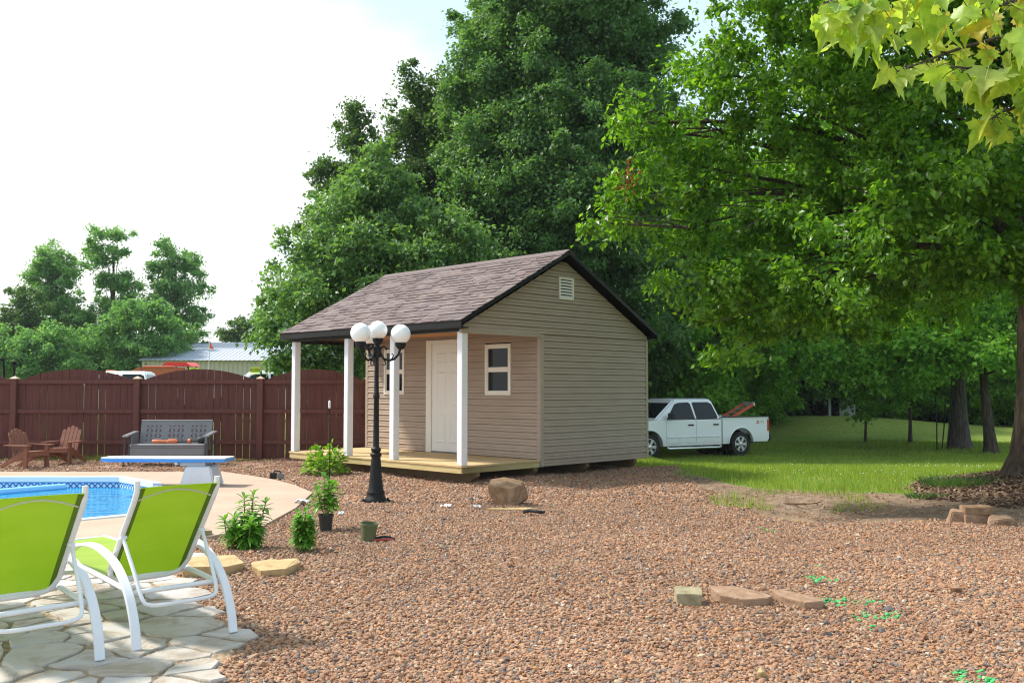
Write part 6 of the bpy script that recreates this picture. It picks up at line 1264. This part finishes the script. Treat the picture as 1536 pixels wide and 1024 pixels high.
# ---- far trees on the left
MF = leafmat('far_leaf_hazy', [(.06, .13, .062), (.085, .165, .075), (.11, .20, .085), (.07, .15, .065)], .5, .6, .25, 2.0)  # haze painted into the leaf colours, paler and bluer
GF = 'far trees beyond the fence'
def ftree(label, a, tx, topy, seed, Yd=70, m_=MF, dens=6.5, lpc=100, l=.18, rc=.6):
    q = atY(tx, 560, Yd); tz = atY(tx, topy, Yd).z; tree(label, q.x, Yd, [B_(*i) for i in a], (q.x, Yd, tz), .3, .06, m_, seed, dens, lpc, l, rc, group=GF, name='far_tree', limb_lo=.15)
ftree('far leafy tree with a rounded top, leftmost of the three tall far trees', [(75, 385, 70, 1.1, .8), (90, 410, 70, 1.4, 1.1), (60, 410, 70, 1.1, .9), (75, 450, 70, 1.9, 1.3), (105, 480, 70, 1.9, 1.3), (60, 500, 70, 2, 1.4)], 78, 400, 41)
ftree('far tall thin tree with see through crown, middle of the three tall far trees', [(150, 352, 70, .9, .5), (178, 352, 70, .8, .5), (140, 372, 70, .8, .5), (180, 375, 70, .8, .5), (160, 390, 70, .9, .6), (130, 400, 70, .5, .4), (165, 420, 70, 1.4, .8), (190, 430, 70, 1.2, .8), (170, 460, 70, 1.6, 1.0), (150, 490, 70, 1.8, 1.1)], 165, 380, 42, dens=5.5)
ftree('far tree with wispy right side, rightmost of the three tall far trees', [(250, 372, 70, .7, .6), (262, 390, 70, 1.1, .7), (240, 405, 70, .8, .6), (285, 395, 70, .9, .6), (295, 410, 70, .7, .6), (255, 425, 70, 1.4, .9), (285, 435, 70, 1.2, .8), (245, 460, 70, 1.7, 1.1), (285, 475, 70, 1.1, .9), (280, 510, 70, 1.3, 1.0)], 262, 400, 43, dens=5.5)
ftree('far grey green tree with a bare twiggy top at the left edge of the photo', [(35, 450, 66, .8, .9), (45, 480, 66, 1.2, 1.0), (20, 480, 66, 1.0, .8), (10, 510, 65, 1.6, 1.2), (-30, 500, 65, 2, 1.4)], 38, 430, 44, 66, MG2)
ftree('low broad far tree behind the left part of the fence', [(30, 520, 62, 2.0, 1.2), (70, 510, 62, 1.7, 1.0), (0, 545, 62, 2, 1.2), (90, 545, 62, 1.8, 1.0), (45, 555, 62, 2, 1)], 45, 520, 45, 62)
ftree('dense dark far tree touching the left end of the metal building', [(200, 470, 64, 1.5, 1.0), (230, 480, 64, 1.6, 1.1), (180, 500, 64, 1.7, 1.1), (225, 520, 64, 1.8, 1.2), (265, 500, 66, 1.3, .9), (190, 545, 64, 2, 1.2), (240, 550, 68, 2, 1.2)], 212, 470, 46, 66)
ftree('far bushy tree between the low broad tree and the dense dark tree', [(130, 520, 65, 1.6, 1.0), (150, 535, 65, 1.7, 1.0), (110, 545, 65, 1.6, 1.0), (140, 560, 65, 2, 1)], 130, 520, 47, 65, dens=6)
ftree('small round far tree standing behind the metal building roof ridge', [(362, 492, 76, 1.2, .7), (345, 503, 76, .9, .5), (382, 502, 76, 1.0, .6), (362, 510, 76, 1.5, .6)], 362, 500, 48, 76, MG2)
ftree('far tree behind the shed side of the metal building, partly hidden by the oak', [(420, 470, 72, 1.3, 1.0), (400, 480, 72, .9, .7), (440, 450, 72, 1.3, 1), (430, 500, 72, 1.6, 1.0)], 425, 460, 49, 72)
# ---- woods on the right
GW = 'woodland trees beyond the lawn'
def wtree(label, bx_, by_, H, r0, blobs, seed, m_=MGd, dens=6, lpc=120, l=.18, rc=.6, bark=M_bark, lean=0):
    bz = T(bx_, by_); tree(label, bx_, by_, [(bx_+a, by_+b_, bz+c, d, d, e) for a, b_, c, d, e in blobs], (bx_+lean, by_, bz+H), r0, r0*.3, m_, seed, dens, lpc, l, rc, bark, GW, 'woodland_tree', limb_lo=.33)
def gen(H, Rw, n, seed, lo=.25):
    rr = random.Random(seed); o = []
    for k in range(n):
        t = lo+(1-lo)*(k+.5)/n; rad = Rw*math.sin(math.pi*min(1, .18+.8*(t-lo)/(1-lo)))**.7; a = k*2.4; o.append((rad*.62*math.cos(a), rad*.62*math.sin(a), H*t, rad*.55+.5, rad*.36+.4))
    return o
q = at(1440, 662, -.5); q = atY(1440, 662, 34); wtree('thick pale grey trunk under low green limbs, left of the pair at right', q.x, 34, 9, .32, [(-2.6, -1.5, 3.9, 1.3, .6), (-1.2, -2.2, 3.6, 1.2, .55), (.6, -2, 3.9, 1.3, .6), (-3.6, .5, 4.6, 1.4, .7), (-1.5, 0, 5.4, 1.9, .9), (1.4, 0, 5, 1.7, .9), (-3, -1, 6.3, 1.8, .9), (0, -1, 7, 2.2, 1), (2, -1, 6.8, 1.8, 1), (-2, 0, 8.5, 2.4, 1.1), (1, 0, 9, 2.4, 1.2), (-.9, -2.4, 3.0, .6, .3), (-2, -2, 2.9, .8, .35), (-3.6, -2, 2.7, .9, .4), (-3.0, -2.6, 3.5, 1.0, .5), (-4.6, -1, 3.2, 1.0, .5)], 61, bark=M_bark2)
q = atY(1487, 668, 32.5); wtree('slimmer leaning trunk with reddish earth at its foot, right of the pair', q.x, 32.5, 8, .19, [(-.8, -1.4, 3.4, 1.0, .5), (.8, -1.2, 3.7, 1.1, .5), (1.8, 0, 4.6, 1.4, .7), (-.5, 0, 5, 1.6, .8), (1, 0, 6.5, 2, 1), (-1, 0, 7.6, 2, 1), (2.4, -1, 3.2, 1, .5), (.2, -1.6, 2.9, .5, .25)], 62, lean=-.7)
q = atY(1298, 652, 36); wtree('young sapling with layered foliage before the white hut', q.x, 36, 3.6, .055, [(-.3, -.3, 1.7, .6, .3), (.6, -.2, 1.4, .7, .3), (-.1, 0, 2.2, 1.0, .4), (.8, 0, 2.4, .9, .4), (-.6, 0, 3.0, 1.0, .4), (.4, 0, 3.3, 1.2, .5), (0, 0, 4.1, 1.1, .5), (1.5, 0, 3.2, .8, .4), (-.2, -.3, 1.1, .4, .15)], 63, dens=8, lpc=48, l=.16, rc=.42)
q = atY(1365, 650, 36); wtree('young sapling with a straight thin stem between the hut and the thick trunk', q.x, 36, 4, .075, [(-.6, 0, 2.3, .8, .35), (.6, 0, 2.2, .8, .35), (0, 0, 3, 1.1, .45), (1.0, 0, 3.3, .9, .4), (-1, 0, 3.6, 1, .45), (.3, 0, 4.3, 1.2, .5), (-.2, -.2, 1.8, .5, .2)], 64, dens=8, lpc=48, l=.16, rc=.42)
for i, (px, Yd, H, r0, sd) in enumerate([(1215, 50, 16, .30, 65), (1247, 52, 17, .26, 66)]):
    q = atY(px, 630, Yd); bz = T(q.x, Yd); nm = ['tall bare pine trunk with short dead side branches left of the white hut', 'second bare pine trunk standing directly behind the white hut'][i]
    o = (q.x, Yd, bz); t_ = thing('pine_tree', nm, 'tree', o, 0, 'pine trees by the white hut'); bl = [(q.x+a, Yd+b_, bz+c, d, d, e) for a, b_, c, d, e in gen(H, 2.6, 12, sd, .36)]; cr, CL = crown_mesh('crown', bl, 5, 70, .26, .65, MGd, t_, sd, .5, .3, .4, 2.4, None, o)
    mb = MB(); mb.tube([(0, 0, -.3), (.0, 0, 0), (.05, 0, 3), (.1, 0, 8), (.0, 0, H)], [r0*1.25, r0*1.1, r0, r0*.75, .05], 12); mb.build('trunk', M_bark2, t_, smooth=True); rr = random.Random(sd)
    for k in range(9):
        z = .8+k*.42+rr.uniform(-.1, .1); a = rr.choice([0, math.pi])+rr.uniform(-.5, .5); l = rr.uniform(.7, 1.9); d = Vector((math.cos(a), math.sin(a), 0)); mb = MB(); mb.tube(bez([d*.1+Vector((0, 0, z)), d*l*.5+Vector((0, 0, z+rr.uniform(-.05, .1))), d*l+Vector((0, 0, z-rr.uniform(.0, .35)))], 4), [.045-.0045*q_ for q_ in range(9)], 6); mb.build('dead_branch', M_bark2, t_, smooth=True)
M_wood_labels = ['leafy woodland tree standing just behind the parked pickup cab', 'dark leafy woodland tree behind the tail of the parked pickup', 'tall woodland tree in the gap right of the shed roof', 'leafy woodland tree behind and left of the first pine trunk', 'woodland tree behind the white hut and pines', 'woodland tree filling the gap behind the two saplings', 'woodland tree behind the thick pale grey trunk', 'woodland tree seen between the pair of trunks and the maple', 'woodland tree at the far right behind the maple trunk', 'shaded woodland tree rising behind the pickup bed and ladder', 'low leafy woodland tree glimpsed between the two thick trunks', 'low leafy woodland tree glimpsed just left of the thick grey trunk']
spots = [(6.2, 41, 11), (9.4, 44, 12), (5.2, 36.5, 12), (13.0, 57, 14), (17.2, 55, 15), (21, 54, 15), (25.5, 53, 15), (29.5, 52, 14), (33, 50, 14), (9.0, 47, 14), (23.5, 47, 8.5), (20.2, 49, 9)]
proto = []
for i, (x, y, H) in enumerate(spots):
    if i < 3:
        wtree(M_wood_labels[i], x, y, H*.85, .26, gen(H, 4.0, 20, 70+i, .10), 70+i, MGd, 6, 130, .2, .7); proto.append(bpy.context.scene.objects[[o_.name for o_ in bpy.data.objects if o_.get('label') == M_wood_labels[i]][0]])
    else:
        d = dup(proto[i % 3], (x, y, T(x, y)), i*1.9, M_wood_labels[i], (H/11.5,)*3)
# undergrowth: a low mass of brush along the wood's edge
r = np.random.default_rng(77); bl = []
for k in range(52):
    x = 2+k*.75+r.random()*.7; y = 46+r.random()*8+max(0, x-12)*.15; bl.append((x, y, T(x, y)+.7+r.random()*1.6, 1.1+r.random(), 1.1+r.random(), .8+r.random()*.8))
o, _ = crown_mesh('far_undergrowth', bl, 4, 90, .28, .6, MG2, None, 78, .6, .36, .5, 2.4); struct(o, 'stuff'); o['label'] = 'dark undergrowth along the edge of the woods'; o['category'] = 'undergrowth'
bl = []
for k in range(46):
    x = -62+k*1.35; y = 76+r.random()*9; bl.append((x, y, T(x, y)+1+r.random()*2.0, 2.2+r.random(), 1.6, 1.3+r.random()*.8))
o, _ = crown_mesh('far_treeline', bl, 3, 80, .42, .9, MF, None, 79, .6, .36, .5, 2.4); struct(o, 'stuff'); o['label'] = 'distant green treeline beyond the fence'; o['category'] = 'treeline'
bl = []
for k in range(60):
    x = -4+k*1.15; y = 66+r.random()*10; bl.append((x, y, T(x, y)+2+r.random()*9, 2.4+r.random(), 1.8, 1.8+r.random()*.8))
o, _ = crown_mesh('far_woods', bl, 3, 80, .42, 1.0, MGd, None, 80, .6, .36, .5, 2.4); struct(o, 'stuff'); o['label'] = 'deep green woods behind the nearer woodland trees'; o['category'] = 'woods'
# thin metal poles leaning by the thick trunk
for i, (px, dx, h) in enumerate([(1405, .03, 1.9), (1412, .22, 1.75), (1419, .28, 2.0)]):
    q = atY(px, 660, 33.4); z = T(q.x, 33.4); mb = MB(); mb.tube([(0, 0, -.1), (dx*.5, 0, h*.5), (dx, .1, h)], .022, 6); o = mb.build('leaning_pole', M_iron, loc=(q.x, 33.4, z), smooth=True)
    tag(o, ['thin upright metal pole, farthest left of those beside the thick trunk', 'thin leaning metal pole in the middle beside the thick trunk', 'thin leaning metal pole closest to the thick grey trunk'][i], 'pole', 'thin poles beside the thick trunk')
# ================================================================== HAZE
mb = MB(); mb.box((-275, -75, -4.5), (275, 345, 26)); o = mb.build('haze', []); o['kind'] = 'stuff'; o['label'] = 'thin summer haze between the viewer and the far trees'; o['category'] = 'haze'
m = bpy.data.materials.new('haze_air'); m.use_nodes = True; t = m.node_tree; t.nodes.clear(); po = t.nodes.new('ShaderNodeOutputMaterial'); pv = t.nodes.new('ShaderNodeVolumePrincipled')
pv.inputs['Color'].default_value = (.90, .95, 1, 1); pv.inputs['Density'].default_value = .0003; t.links.new(pv.outputs[0], po.inputs['Volume']); o.data.materials.append(m)
